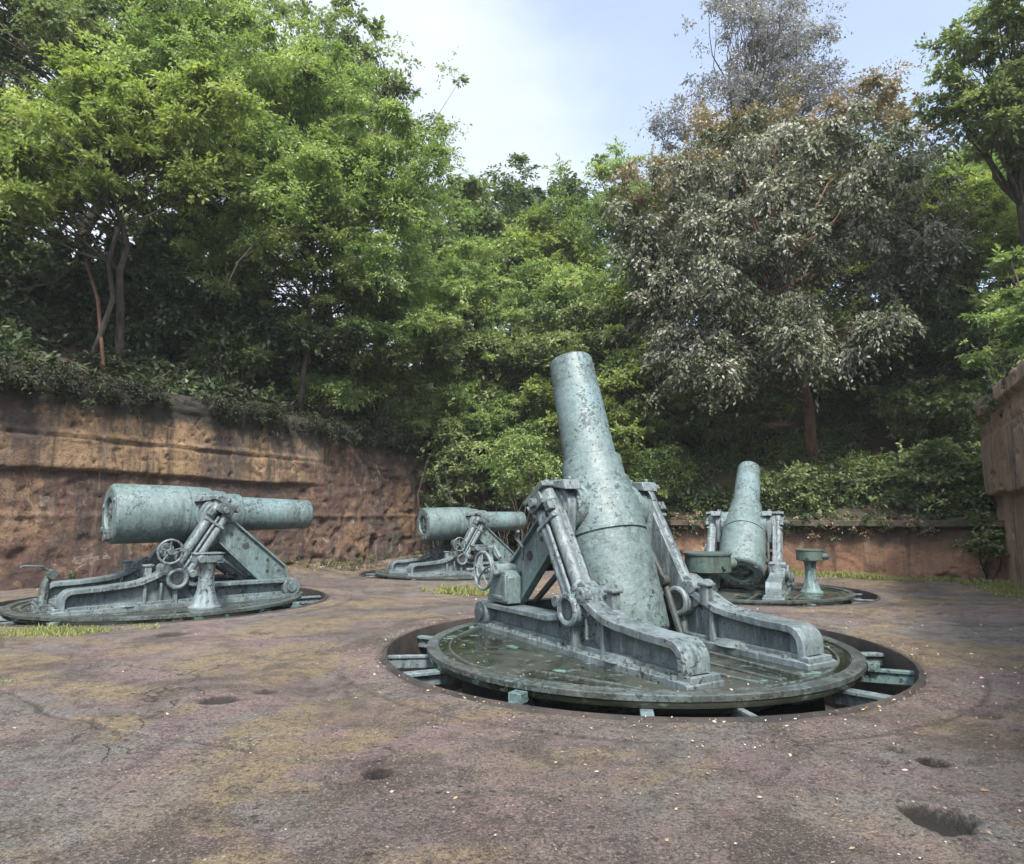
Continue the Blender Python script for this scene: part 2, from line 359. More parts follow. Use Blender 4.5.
def leaf_mat(name, cols, rough=.5, trans=.35):
    m, nt, b = newmat(name); g = G(nt); at = N(nt, 'ShaderNodeAttribute', attribute_name='tint')
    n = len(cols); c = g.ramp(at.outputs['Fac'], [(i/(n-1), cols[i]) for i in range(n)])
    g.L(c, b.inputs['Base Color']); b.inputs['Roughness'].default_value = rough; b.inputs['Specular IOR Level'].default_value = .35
    tr = N(nt, 'ShaderNodeBsdfTranslucent'); c2 = g.mix(1.0, c, (1.15, 1.25, .6), 'MULTIPLY'); g.L(c2, tr.inputs[0])
    ms = N(nt, 'ShaderNodeMixShader'); ms.inputs[0].default_value = trans
    g.L(b.outputs[0], ms.inputs[1]); g.L(tr.outputs[0], ms.inputs[2])
    o = [x for x in nt.nodes if x.type == 'OUTPUT_MATERIAL'][0]; g.L(ms.outputs[0], o.inputs[0]); return m
LM = {
 'bright': leaf_mat('bright_leaf', [(.095, .15, .055), (.195, .265, .10), (.345, .40, .17)], trans=.45),
 'yellow': leaf_mat('yellow_green_leaf', [(.095, .135, .045), (.19, .24, .08), (.33, .37, .135)], trans=.45),
 'mid':    leaf_mat('mid_green_leaf', [(.07, .10, .045), (.145, .18, .08), (.235, .28, .125)], trans=.4),
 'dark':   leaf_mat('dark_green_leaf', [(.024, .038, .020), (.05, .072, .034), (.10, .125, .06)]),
 'shade':  leaf_mat('shade_toned_leaf', [(.014, .018, .010), (.032, .038, .019), (.062, .066, .032)], .7, .2),  # darker leaf copy, shade put into its colour where sun still falls
 'silver': leaf_mat('silvery_leaf', [(.05, .065, .028), (.135, .145, .10), (.31, .30, .25)], .62, .2),
 'rust':   leaf_mat('rusty_olive_leaf', [(.13, .125, .07), (.22, .18, .12), (.34, .24, .165)], .5, .2),
 'lilac':  leaf_mat('greyish_leaf', [(.15, .14, .18), (.23, .22, .27), (.33, .32, .38)], .5, .25),
 'grass':  leaf_mat('grass_blade', [(.09, .10, .035), (.17, .20, .06), (.30, .29, .13)]),
 'dry':    leaf_mat('dry_leaf', [(.14, .07, .03), (.35, .27, .17), (.62, .56, .46)], .6, .1),
}

# ------------------------------------------------------------ the emplacement's frame: s runs along the side walls, t to the right
U = np.array([.4617, .887]); NN = np.array([.887, -.4617])
def st2xy(s, t): return s*U[0]+t*NN[0], s*U[1]+t*NN[1]
def xy2st(x, y): return x*U[0]+y*U[1], x*NN[0]+y*NN[1]
T_L, T_R, S_B, S_BL, T_J = -15.8, 3.9, 23.7, 28.0, -8.5
E_ANG = math.atan2(U[1], U[0])

GUNS = {'main': (1.44, 8.05), 'left': (-6.46, 12.57), 'mid': (-2.0, 22.0), 'rear': (5.72, 16.6)}
GZ = {'main': 0.0, 'left': -.05, 'mid': -.30, 'rear': -.30}
R_T, R_P = 2.42, 2.87

def terrain_h(s, t):
    n = fbm(s*.23, t*.23, 3.1, 4)
    hl = 4.62+(-16.2-t)*.5
    bl = sst(23.6, 29.0, s)
    hr = (4.75*(1-bl)+1.4*bl)+(t-4.4)*.40
    hb1 = 1.34+(s-24.0)*.60
    hb2 = -.35+(s-27.6)*.75
    k = sst(-10., -8.0, t); hb = hb1*k+hb2*(1-k)
    inl = t < -16.15; inr = t > 4.35; inb = np.where(t > T_J, s > 24.05, s > 27.6)
    h = np.full(np.shape(s), -2.2)
    h = np.where(inb, hb, h); h = np.where(inr, np.maximum(hr, np.where(inb, hb, -9)), h)
    h = np.where(inl, np.where(inb, np.maximum(hl, hb), hl), h)
    h = np.where(h > -2, h+n*.45*np.clip((h-.5)/2, .1, 1), h)
    h = np.where(h > 14, 14+(h-14)*.35, h)
    # open ground behind the camera
    h = np.where(s < -13.8, np.where(h < -1, -.12, h), h)
    return np.minimum(h, 24)

# ------------------------------------------------------------ ground sheet with four round pits
def axis(segs):
    a = [segs[0][0]]
    for lo, hi, d in segs:
        n = max(1, int(round((hi-lo)/d))); a += list(lo+(hi-lo)*(np.arange(n)+1)/n)
    return np.array(a)
HOLES = [(-.766, 4.05, .08, .07), (2.12, 3.52, .17, .07), (2.59, 4.27, .09, .05), (2.50, 4.5, .06, .03),
         (-2.40, 5.65, .15, .035), (-2.12, 5.92, .11, .03), (-4.4, 8.8, .2, .03), (-3.3, 8.9, .14, .02), (1.1, 4.6, .04, .01), (3.6, 5.3, .16, .02)]
CRACK = np.array([(-4.5, 6.0), (-4.1, 5.75), (-3.75, 5.45), (-3.5, 5.25), (-3.1, 5.1), (-2.75, 4.85), (-2.2, 4.7), (-1.7, 4.5)])
def crack_d(x, y):
    xw = x+.06*fbm(x*4, y*4, 1.7, 3); yw = y+.06*fbm(x*4, y*4, 8.7, 3); d = np.full(np.shape(x), 9.)
    for a, b in zip(CRACK[:-1], CRACK[1:]):
        e = b-a; t = np.clip(((xw-a[0])*e[0]+(yw-a[1])*e[1])/(e@e), 0, 1); d = np.minimum(d, np.hypot(xw-a[0]-t*e[0], yw-a[1]-t*e[1]))
    return d
def floor_z(x, y, want_mask=False):
    s_, t_ = xy2st(x, y)
    z = .05*fbm(x*.35, y*.35, .5, 3)+.014*fbm(x*2.3, y*2.3, 1.5, 4)+.008*fbm(x*9, y*9, 2.5, 3)
    z = z-.33*sst(9.5, 16.5, y)*sst(-15.6, -12.8, t_)
    mask = np.zeros(np.shape(x))
    for key, (cx, cy) in GUNS.items():
        r = np.hypot(x-cx, y-cy); k = sst(R_P+.1, R_P+2.0, r); z = z*k+GZ[key]*(1-k)
        rr = r+.05*fbm(x*1.3, y*1.3, 4.)
        z = z+.020*(1-sst(R_P+.50, R_P+.55, rr))*(.5+.5*k)     # worn round kerb of each pit
        mask = np.maximum(mask, .55*np.exp(-((rr-R_P-.54)/.022)**2)*sst(-.15, .2, fbm(x*.7, y*.7, 6., 2)))
    for (hx, hy, hr, hd) in HOLES:
        d = np.hypot((x-hx), (y-hy))*(1+.55*fbm(x*6, y*6, hx, 4)); z = z-hd*(1-sst(hr*.6, hr, d))+hd*.22*np.exp(-((d-hr*1.25)/(hr*.3))**2)
        mask = np.maximum(mask, (1-sst(hr*.85, hr*1.1, d))*min(1, hd*26))
    cd = crack_d(x, y); z = z-.03*(1-sst(.0, .035, cd))*sst(-.5, .0, fbm(x*2, y*2, 3.3, 2)); mask = np.maximum(mask, .85*(1-sst(.006, .030, cd))*sst(-.4, .1, fbm(x*2, y*2, 3.3, 2)))
    return (z, mask) if want_mask else z
X = axis([(-60, -20, 2), (-20, -9.5, .12), (-9.5, -4.6, .07), (-4.6, 6.2, .03), (6.2, 9, .07), (9, 20, .12), (20, 34, 2)])
Y = axis([(-20, 1.5, .5), (1.5, 2.4, .06), (2.4, 6.2, .022), (6.2, 11.2, .035), (11.2, 19.6, .08), (19.6, 40, .12)])
XX, YY = np.meshgrid(X, Y, indexing='ij'); nx, ny = XX.shape
idx = np.arange(nx*ny).reshape(nx, ny)
Q = np.stack([idx[:-1, :-1], idx[1:, :-1], idx[1:, 1:], idx[:-1, 1:]], -1).reshape(-1, 4)
x, y = XX.ravel().copy(), YY.ravel().copy()
cxq, cyq = x[Q].mean(1), y[Q].mean(1); sq, tq = xy2st(cxq, cyq)
keep = (tq > T_L-.9) & (tq < T_R+.5) & (sq > -14.2) & (sq < np.where(tq > T_J, S_B+.5, S_BL+1.0))
used = np.zeros(nx*ny, int)
for (cx, cy) in GUNS.values(): keep &= np.hypot(cxq-cx, cyq-cy) > R_P
Q = Q[keep]; np.add.at(used, Q.ravel(), 1)
for (cx, cy) in GUNS.values():
    r = np.hypot(x-cx, y-cy); mk = (used > 0) & (used < 4) & (np.abs(r-R_P) < .25)
    x[mk] = cx+(x[mk]-cx)*R_P/r[mk]; y[mk] = cy+(y[mk]-cy)*R_P/r[mk]
fz, fm = floor_z(x, y, True)
for key, (cx, cy) in GUNS.items():      # broken concrete lip against the pit's iron kerb
    r = np.hypot(x-cx, y-cy); e_ = 1-sst(R_P+.0, R_P+.16, r+.07*fbm(x*3, y*3, 7.7, 4)); fz = fz-.045*e_; fm = np.maximum(fm, .5*e_*(r > R_P-.3)*(r < R_P+.3)); V = np.stack([x, y, fz], 1)
rm = -np.ones(nx*ny, int); ui = np.unique(Q); rm[ui] = np.arange(len(ui))
tag(npmesh('concrete_floor', V[ui], rm[Q], M['ground'], smooth=True, tint=fm[ui]), kind='structure')

# the wider terrain, one sheet to the horizon, rising behind the walls
S = axis([(-400, -60, 20), (-60, -14, 2), (-14, 23.8, .55), (23.8, 24.1, .3), (24.1, 27.5, .5), (27.5, 50, .5), (50, 120, 3), (120, 500, 20)])
T = axis([(-400, -60, 20), (-60, -16.2, .6), (-16.2, -15.9, .3), (-15.9, 4.1, .6), (4.1, 4.4, .3), (4.4, 30, .5), (30, 80, 3), (80, 400, 20)])
SS, TT = np.meshgrid(S, T, indexing='ij'); HH = terrain_h(SS, TT); xx, yy = st2xy(SS, TT)
idx = np.arange(SS.size).reshape(SS.shape)
Q = np.stack([idx[:-1, :-1], idx[1:, :-1], idx[1:, 1:], idx[:-1, 1:]], -1).reshape(-1, 4)[:, ::-1]
tag(npmesh('hillside', np.stack([xx.ravel(), yy.ravel(), HH.ravel()], 1), Q, M['soil'], smooth=True), kind='structure')

def pit(cx, cy, gz):
    n = 72; mb = MB(); vs = []; fs = []
    prof = [(R_P+.10, -.05), (R_P+.045, .006), (R_P+.006, .012), (R_P, .004), (R_P-.004, -.3), (R_P-.002, -.95), (0.01, -1.0)]
    for r, z in prof:
        for i in range(n): a = 2*math.pi*i/n; vs.append((cx+r*math.cos(a), cy+r*math.sin(a), z+gz))
    for j in range(len(prof)-1):
        for i in range(n): k = (i+1) % n; fs.append((j*n+i, j*n+k, (j+1)*n+k, (j+1)*n+i))
    mb.add(vs, fs); return tag(mb.build('gun_pit', M['pit'], bev=0), kind='structure')
for p in GUNS: pit(*GUNS[p], GZ[p])

# ------------------------------------------------------------ walls: displaced thick sheets
def relief_wall(name, s0, s1, ds, zs, depth, mat, base_t, sign, along='s', thick=.7, lay=None, batter=0.0):
    """face grid; depth(a,z) = how far the face stands out into the yard. sign: direction into the yard along t (or s)"""
    A = np.arange(s0, s1+1e-6, ds); Z = np.asarray(zs); AA, ZZ = np.meshgrid(A, Z, indexing='ij')
    D = depth(AA, ZZ)+batter*(ZZ.max()-ZZ); off = base_t+sign*D
    na, nz_ = AA.shape
    def P(a, o, z):
        X_, Y_ = st2xy(a, o) if along == 's' else st2xy(o, a); return np.stack([X_, Y_, z], -1)
    front = P(AA, off, ZZ).reshape(-1, 3)
    back = P(AA, np.full(AA.shape, base_t-sign*thick), ZZ).reshape(-1, 3)
    i = np.arange(na*nz_).reshape(na, nz_); n = na*nz_
    q = np.stack([i[:-1, :-1], i[1:, :-1], i[1:, 1:], i[:-1, 1:]], -1).reshape(-1, 4)
    top = np.stack([i[:-1, -1], i[1:, -1], i[1:, -1]+n, i[:-1, -1]+n], -1)
    e0 = np.stack([i[0, :-1], i[0, 1:], i[0, 1:]+n, i[0, :-1]+n], -1); e1 = np.stack([i[-1, :-1], i[-1, 1:], i[-1, 1:]+n, i[-1, :-1]+n], -1)
    lv = (lay(AA, ZZ) if lay is not None else np.zeros(AA.shape)).ravel()
    o = npmesh(name, np.concatenate([front, back]), np.concatenate([q, q[:, ::-1]+n, top, e0, e1]), mat, tint=np.concatenate([lv, lv]), smooth=False)
    return o
def wobble(a, z, k=1.0):
    return k*(.14*fbm(a*.6, z*.9, 1.1, 4)+.09*fbm(a*2.4, z*3.2, 5.2, 5))
ZL = np.concatenate([np.arange(-.55, 4.68, .055), [4.7]])
def dl(a, z):
    z = np.maximum(z, 0.)
    erode = sst(15.2, 17.5, a+.6*fbm(z, a*.5, 2.))              # the far end has lost its flat face
    lower = 1-sst(2.50, 2.58, z+.10*fbm(a*.7, 3., 1.))
    band = sst(2.50, 2.58, z+.10*fbm(a*.7, 3., 1.))*(1-sst(3.22, 3.27, z+.04*fbm(a*.9, 8., 1.)))
    panel = sst(3.22, 3.27, z)*(1-sst(4.18, 4.24, z))*sst(7.9, 8.0, a)
    capb = sst(4.2, 4.26, z)
    rough = lower+(1-lower)*erode; rough = np.maximum(rough, .4*capb)*(.35+.65*sst(-.25, .35, fbm(a*.35, z*.5, 5.5, 2)))
    tl = .05*np.exp(-((z-1.55-.05*fbm(a*.8, 2., 2.))/.05)**2)+.07*sst(3.30, 3.32, z)*(1-sst(3.40, 3.43, z))*(1-erode)-.05*np.exp(-((z-2.95-.02*fbm(a, 1., 1.))/.018)**2)
    d = tl+.04*lower+.17*band*(1-.8*erode)+.11*panel*(1-.7*erode)+capb*(.16+.07*fbm(a*1.3, 1., 1., 4)-.08*sst(4.45, 4.8, z))
    d = d+wobble(a, z)*(.10+.90*rough)*(1-.1*capb)-.05*np.abs(fbm(a*5, z*9, 2.2, 3))*(.3+rough)-.10*np.maximum(0, fbm(a*1.2, z*6, 4.4, 3))*rough-.10*sst(.15, .35, fbm(a*3.1, z*3.1, 9., 2))*rough
    d = d-.07*sst(.48, .6, fbm(a*5.6, z*6.5, 4., 2))*(1-rough)
    nich = ((a-19.35)/.22)**2+(np.maximum(z-.55, 0)/.30)**2
    return d-.45*(nich < 1)*(z < .9)*(z > .12)
def ll(a, z):
    erode = sst(15.2, 17.5, a+.6*fbm(z, a*.5, 2.))
    f = sst(2.50, 2.6, z)*(1-erode)*(.95)*(1-sst(4.2, 4.3, z)); f = f*np.where(a < 7.9, .35+.65*(a < 6.4), 1)
    return np.clip(f+.25*fbm(a, z, 7., 3), 0, 1)
o = relief_wall('retaining_wall', -12, 27.6, .075, ZL, dl, M['wall'], T_L, 1, lay=ll)
tag(o, 'long eroded red and tan earth retaining wall behind the left guns, flat upper panel and ledge', 'retaining wall')
ZR = np.concatenate([np.arange(-.55, 4.84, .06), [4.88]])
def dr(a, z):
    up = .8*sst(2.12, 2.16, z+.05*fbm(a, 2., 4.)); gr = np.exp(-((z-3.9)/.035)**2)
    return .22+.26*up-.05*gr+wobble(a, z, .2)+.14*sst(4.4, 4.46, z)-.06*sst(.4, .55, fbm(a*2.2, z*3, 6., 2))
o = relief_wall('concrete_wall', -10, 24.7, .08, ZR, dr, M['sidewall'], T_R, -1, lay=lambda a, z: np.clip(.75+.4*fbm(a*.6, z*.6, 2.), 0, 1), batter=.0)
tag(o, 'tall brown concrete side wall at the right edge, its upper half standing proud of the lower', 'retaining wall')
ZB = np.arange(-.65, 1.25, .045)
def db(a, z): return wobble(a, z, .45)+.03-.12*sst(.3, .5, fbm(a*1.4, z*2, 3.3, 3))
low = empty('low_wall', (*st2xy(S_B, -1.8), -.33)); tag(low, 'low orange stained wall with a dark overhanging ledge behind the upright rear mortar', 'low wall')
def childw(o, root):
    bpy.context.view_layer.update(); o.parent = root; o.matrix_parent_inverse = root.matrix_world.inverted(); return o
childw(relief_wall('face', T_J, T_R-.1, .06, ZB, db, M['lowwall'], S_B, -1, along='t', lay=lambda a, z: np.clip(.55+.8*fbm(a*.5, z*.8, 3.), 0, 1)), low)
# ledge slab
zz = np.array([1.22, 1.24, 1.30, 1.37, 1.40])
childw(relief_wall('ledge', T_J-.05, T_R-.05, .07, zz, lambda a, z: .38+.16*fbm(a*1.8, z*2, 6., 5)-.30*sst(.05, .25, fbm(a*.6, 1., 3.3, 2)), M['cap'], S_B, -1, along='t', thick=.6), low)
# underside of the ledge
A = np.arange(T_J, T_R-.05, .3); P = []
for a in A:
    for o_ in (S_B-.30, S_B+.1): P.append((*st2xy(o_, a), 1.235))
childw(npmesh('ledge_soffit', P, [(2*i, 2*i+1, 2*i+3, 2*i+2) for i in range(len(A)-1)], M['cap']), low)
# return wall closing the step between the low wall and the deeper left corner
o = relief_wall('return_wall', S_B-.3, S_BL+1, .08, np.arange(-.65, 1.5, .06), lambda a, z: wobble(a, z, .6), M['lowwall'], T_J, -1, lay=lambda a, z: np.zeros(a.shape))
tag(o, 'short return of the low orange wall running back beside the middle mortar', 'low wall')

# ------------------------------------------------------------ mortars
def bolt(mb, p, axis=(0, 0, 1), r=.028, h=.03): mb.cyl(p, Vector(p)+Vector(axis)*h, r, r*.9, 6)
def make_mortar(elev, right_wheel=False):
    root = empty('coastal_mortar', (0, 0, 0)); TR = Vector((.60, 0, 1.61))
    # turntable
    d = MB(); d.lathe((0, 0, -.16), (0, 0, 1), [(0, 2.20), (.10, R_T-.02), (.155, R_T), (.19, R_T), (.20, R_T-.03), (.20, R_T-.13), (.182, R_T-.14), (.182, R_T-.25), (.168, R_T-.26), (.166, .62), (.12, .60), (.118, .02)], 96)
    t = d.build('turntable', M['table'], root, bev=0, ang=25)
    rm_ = MB(); 
    rm_.lathe((0, 0, 0), (0, 0, 1), [(.0, R_T+.008), (.046, R_T+.008), (.052, R_T-.004), (.052, R_T-.125), (.030, R_T-.13)], 96, cap=False)
    rm_.lathe((0, 0, 0), (0, 0, 1), [(.01, R_T-.235), (.032, R_T-.24), (.032, R_T-.265), (.01, R_T-.27)], 96, cap=False)
    rm_.build('rim', M['rim'], t, bev=0, ang=25)
    for (x0, y0, x1, y1) in ((-2.05, .25, -.9, .42), (-2.1, -.3, -.8, -.38), (-1.75, 1.25, -.6, 1.75), (-2.05, .02, -1.2, 0.03), (-1.3, -1.2, .4, -1.35)):
        dv = Vector((x1-x0, y1-y0, 0)); st_ = MB(); st_.box(((x0+x1)/2, (y0+y1)/2, .016), (dv.length, .05, .022), Matrix.Rotation(math.atan2(dv.y, dv.x), 3, 'Z'))
        st_.build('deck_strip', M['rim'], t, bev=.004)
    pz = MB(); pz.lathe((0, 0, -.98), (0, 0, 1), [(0, 2.3), (.12, 2.3), (.13, 2.05), (.74, 2.0), (.80, 2.15), (.83, 2.15)], 64); pz.build('base_ring', M['dark'], root, bev=0)
    for k in range(14):     # beams bridging the open gap round the turntable
        a = 2*math.pi*(k+.35)/14+(.07 if k % 3 else -.05); mb = MB(); rot = Matrix.Rotation(a, 3, 'Z'); wd = (.07, .11, .06, .13)[k % 4]
        mb.box(rot @ Vector((2.56, 0, -.085)), (.66, wd, .035), rot); mb.box(rot @ Vector((2.56, 0, -.155)), (.64, .02, .12), rot)
        if k % 4 == 0: mb.box(rot @ Vector((2.50, .0, -.05)), (.12, wd+.06, .09), rot)
        mb.build('support_beam', M['teal'] if k % 4 == 0 else M['carriage'], root, bev=.006)
    for sg in (1, -1):
        yc = .80*sg; out_ = yc+.185*sg; inn = yc-.15*sg; y0, y1 = sorted((out_, inn))
        # ---- side frame: I-section casting
        mb = MB()
        arc = [(-1.80, .06), (-1.80, .18)]+[(-1.61-.19*math.cos(a), .21+.19*math.sin(a)) for a in np.linspace(.15, 1.5, 8)]
        path = arc+[(-1.3, .41), (-.85, .445), (-.66, .475), (-.48, .55), (-.36, .61)]
        mb.band(path, .075, y0, y1)
        mb.band([(-.36, .61), (-.2, .62), (0, .55), (.14, .40), (.4, .36), (1.2, .355), (1.95, .345)], .06, y0, y1)
        mb.prism([(-1.76, .05), (-1.76, .25), (-1.6, .35), (-1.3, .36), (-.66, .42), (-.36, .55), (0, .50), (.14, .35), (1.95, .30), (1.95, .05)], yc-.03, yc+.03)
        fl0, fl1 = sorted((yc-.21*sg, yc+.24*sg))
        mb.prism([(-1.90, 0), (-1.90, .055), (-1.84, .07), (2.0, .07), (2.1, .05), (2.1, 0)], fl0, fl1)
        mb.prism([(-1.84, .06), (-1.84, .115), (1.9, .115), (1.9, .06)], yc-.11, yc+.11)
        mb.cyl((2.0, y0-.02, .19), (2.0, y1+.02, .19), .17, n=28)
        mb.cyl((2.0, y0-.05, .19), (2.0, y1+.05, .19), .09, n=20)
        mb.cyl((-.10, y0-.03, .48), (-.10, y1+.03, .48), .175, n=28)
        mb.box((-.10, yc, .20), (.06, .34, .34))
        mb.box((-1.84, yc, .07), (.09, .37, .09)); mb.box((-.58, yc, .24), (.05, .26, .4))
        mb.cyl((-.85, yc, .07), (-.85, yc, .13), .27, .16, n=24)
        mb.tube([(-.33, yc, .42), (-.33, yc+.13*sg, .40), (-.33, yc+.13*sg, .2)], .025)
        fr = mb.build('side_frame', M['carriage'], root, bev=.016)
        b0 = MB(); b0.cyl((0, 0, 0), (0, 0, .036), .034, .03, 6); b0 = b0.build('bolt', M['cast'], fr, bev=0)
        sp_ = [(-1.70+i*.3+dx, yc+dy*sg) for i in range(12) for dx, dy in ((0, .205), (.1, .205))[:1+i % 2]]+[(-1.6+i*.6, yc-.17*sg) for i in range(6)]
        for i, (bx_, by_) in enumerate(sp_):
            b_ = b0 if i == 0 else b0.copy(); b_.location = (bx_, by_, .068)
            if i: link(b_, fr)
        hub = MB(); hub.cyl((-.10, y0-.04, .48), (-.10, y1+.04, .48), .10, n=20); hub.build('hinge_pin', M['dark'], fr, bev=.01)
        hr_ = MB(); 
        for yy_ in (y0-.035, y1+.035): hr_.ring((-.10, yy_, .48), (0, 1, 0), .15, .035, 24, 8)
        hr_.build('hinge_ring', M['carriage'], fr, bev=0)
        # ---- recoil spring column
        P0 = Vector((.0, yc, .58)); P1 = Vector((.74, yc, 1.80)); ax = (P1-P0).normalized(); Lc = (P1-P0).length
        pr = Vector((ax.z, 0, -ax.x)); rot = Matrix(((pr.x, 0, ax.x), (pr.y, 1, ax.y), (pr.z, 0, ax.z)))
        def at(u, v, w_=0.0): return P0+ax*u+pr*v+Vector((0, w_*sg, 0))
        mb = MB()
        mb.box(at(Lc*.5, 0, -.10), (.38, .035, Lc), rot)
        for v in (-.115, .115):
            mb.cyl(at(.05, v, .01), at(Lc-.04, v, .01), .084, n=20)
            mb.cyl(at(.05, v, .01), at(.13, v, .01), .098, n=18); mb.cyl(at(Lc-.22, v, .01), at(Lc-.04, v, .01), .096, n=18)
            mb.box(at(Lc*.5, v*1.5, -.05), (.03, .13, Lc*.96), rot)
        mb.cyl(at(.02, 0, .075), at(Lc*.8, 0, .075), .028, n=12)
        mb.box(at(Lc*.70, 0, .05), (.40, .12, .05), rot)
        cl_ = mb.build('spring_column', M['carriage'], root, bev=.012)
        mb = MB(); mb.box(at(Lc-.02, 0, 0), (.50, .30, .07), rot); mb.box(at(Lc-.12, .02, .10), (.30, .09, .20), rot)
        mb.box(at(Lc-.30, -.17, .09), (.10, .1, .12), rot)
        for v in (-.17, 0, .17): mb.cyl(at(Lc+.01, v, .02), at(Lc+.07+.03*(v == 0), v, .02), .045, n=8)
        mb.cyl(at(Lc-.14, .02, .10), at(Lc-.14, .02, .21), .06, n=16); mb.build('column_cap', M['cast'], cl_, bev=.012)
        mb = MB(); hp = [(.27*math.cos(a), .22*math.sin(a)) for a in np.linspace(0, math.pi, 12)]
        vs = [at(.0+du, u_, -.06+v_) for du in (-.045, .035) for (u_, v_) in hp]+[]
        mb.add(vs, [tuple(range(12)), tuple(range(12, 24))[::-1]]+[(i, (i+1) % 12, 12+(i+1) % 12, 12+i) for i in range(12)])
        mb.box(at(-.01, 0, -.10), (.54, .12, .08), rot)
        for v in (-.19, 0, .19): mb.cyl(at(.03, v, .07), at(.075, v, .07), .03, n=6)
        mb.lathe(at(-.20, 0, 0), at(-.04, 0, 0), [(0, .15), (.06, .10), (.16, .17)], 18)
        mb.build('column_foot', M['cast'], cl_, bev=.01)
        # ---- saddle joining hinge and column, small casting beside the breech
        mb = MB(); mb.prism([(-.42, .52), (-.34, .72), (-.18, .80), (.02, .72), (.20, .54), (.22, .38), (-.3, .42)], yc-.09, yc+.09)
        mb.cyl((-.28, y0-.01, .66), (-.28, y1+.01, .66), .085, n=18)
        mb.cyl((.16, yc+.1*sg, .55), (.16, yc+.22*sg, .55), .07, n=16)
        mb.box((-.50, yc-.10*sg, .58), (.11, .11, .24)); mb.box((-.50, yc-.10*sg, .71), (.17, .15, .04)); mb.build('saddle', M['carriage'], root, bev=.014)
        # ---- trunnion bearing: rounded hood between column and tube
        mb = MB(); yb = .615*sg; y2, y3 = sorted((yb-.055, yb+.065))
        pts = [(TR.x+.27*math.cos(a), TR.z+.27*math.sin(a)+.02) for a in np.linspace(-.1, math.pi+.1, 16)]+[(TR.x-.22, TR.z-.45), (TR.x-.02, TR.z-.62), (TR.x+.16, TR.z-.45)]
        mb.prism(pts, y2, y3); mb.ring((TR.x, yb+.07*sg, TR.z), (0, 1, 0), .19, .035, 26, 8)
        mb.prism([(TR.x-.34, TR.z+.22), (TR.x-.30, TR.z+.34), (TR.x+.20, TR.z+.34), (TR.x+.28, TR.z+.2), (TR.x, TR.z+.26)], y2-.02, y3+.10)
        bolt(mb, (TR.x-.2, yb, TR.z+.335), h=.05); bolt(mb, (TR.x+.1, yb, TR.z+.335), h=.05)
        mb.build('trunnion_bearing', M['carriage'], root, bev=.016)
        # ---- sloping brace plate towards the front of the frame
        mb = MB(); yp = .68*sg; y2, y3 = sorted((yp-.025, yp+.025))
        mb.prism([(.46, 1.30), (.76, 1.48), (.94, 1.46), (1.98, .58), (2.0, .34), (1.48, .34), (.70, 1.10)], y2, y3)
        mb.band([(.76, 1.49), (.94, 1.47), (1.99, .59), (2.01, .34)], .035, yp-.09, yp+.09)
        mb.band([(.66, 1.08), (1.44, .34)][::-1], .03, yp-.06, yp+.06)
        bp = mb.build('brace_plate', M['tube'], root, bev=.008)
        ys = yp+.026*sg
        for (px_, pz_, rr) in ((1.18, 1.00, .065), (1.62, .50, .035), (1.85, .50, .035), (.9, 1.22, .035), (1.62, .72, .03), (1.40, .76, .03)):
            mb = MB(); mb.cyl((px_, ys-.01*sg, pz_), (px_, ys+.006*sg, pz_), rr, n=18); mb.build('hole_shade_disc', M['dark'], bp, bev=0)  # solid dark disc, its colour stands in for the shade inside a hole
    mb = MB(); mb.box((1.55, 0, .22), (.12, 1.3, .34)); mb.box((-.1, 0, -.02), (.10, 1.3, .12)); mb.box((1.15, 0, .85), (.06, 1.3, .10))
    mb.cyl((.1, -.7, .40), (.1, .7, .40), .07); mb.build('cross_beam', M['dark'], root, bev=.012)
    mb = MB()       # linkage clutter below the tube
    for sg in (1, -1):
        mb.tube([(-.2, .58*sg, .05), (-.05, .58*sg, .4), (.1, .58*sg, .75), (.35, .56*sg, 1.15)], [.05, .05, .045, .05]); mb.cyl((.05, .50*sg, .72), (.05, .60*sg, .72), .07, n=16); mb.tube([(.35, .55*sg, 1.1), (1.3, .55*sg, .4)], .04)
    mb.build('elevating_linkage', M['dark'], root, bev=.008)
    # ---- the tube
    tb = bpy.data.objects.new('tmp', None)
    prof = [(-1.62, .47), (-1.60, .51), (-1.57, .532), (-1.52, .54), (-.40, .530), (-.395, .503), (-.37, .503), (-.365, .526), (.035, .508), (.055, .500), (.057, .470), (.07, .467), (.325, .448), (.342, .440), (.345, .412),
            (.36, .408), (.62, .398), (.64, .394), (.652, .384), (.655, .348), (.67, .345), (1.4, .325), (2.0, .305), (2.12, .301), (2.145, .293), (2.15, .278), (2.15, .158), (1.5, .152), (.6, .15), (.58, .01)]
    mb = MB(); mb.lathe((0, 0, 0), (1, 0, 0), prof, 72, cap=False)
    # breech end: recessed face
    mb.lathe((0, 0, 0), (1, 0, 0), [(-1.62, .47), (-1.625, .30), (-1.60, .285), (-1.42, .28), (-1.42, .01)], 48, cap=False)
    tube = mb.build('barrel', M['tube'], root, bev=0, ang=20, loc=TR)
    tube.rotation_euler = (0, -elev, 0)
    mb = MB(); mb.cyl((0, -.72, 0), (0, .72, 0), .15, n=28); mb.cyl((0, -.56, 0), (0, .56, 0), .32, n=36); mb.build('trunnion', M['tube'], tube, bev=.02)
    mb = MB(); mb.lathe((-1.44, 0, 0), (-1.30, 0, 0), [(-.10, .17), (-.07, .24), (.0, .24)], 28)
    mb.cyl((-1.66, .33, -.30), (-1.60, .33, -.30), .06); mb.box((-1.645, -.10, -.38), (.06, .34, .14)); mb.cyl((-1.70, -.10, -.42), (-1.60, -.10, -.42), .07)
    mb.box((-1.57, 0, -.02), (.08, .07, .42)); mb.box((-1.57, 0, 0), (.07, .40, .07)); mb.cyl((-1.64, .38, .12), (-1.60, .38, .12), .05); mb.cyl((-1.64, -.36, .24), (-1.60, -.36, .24), .04)
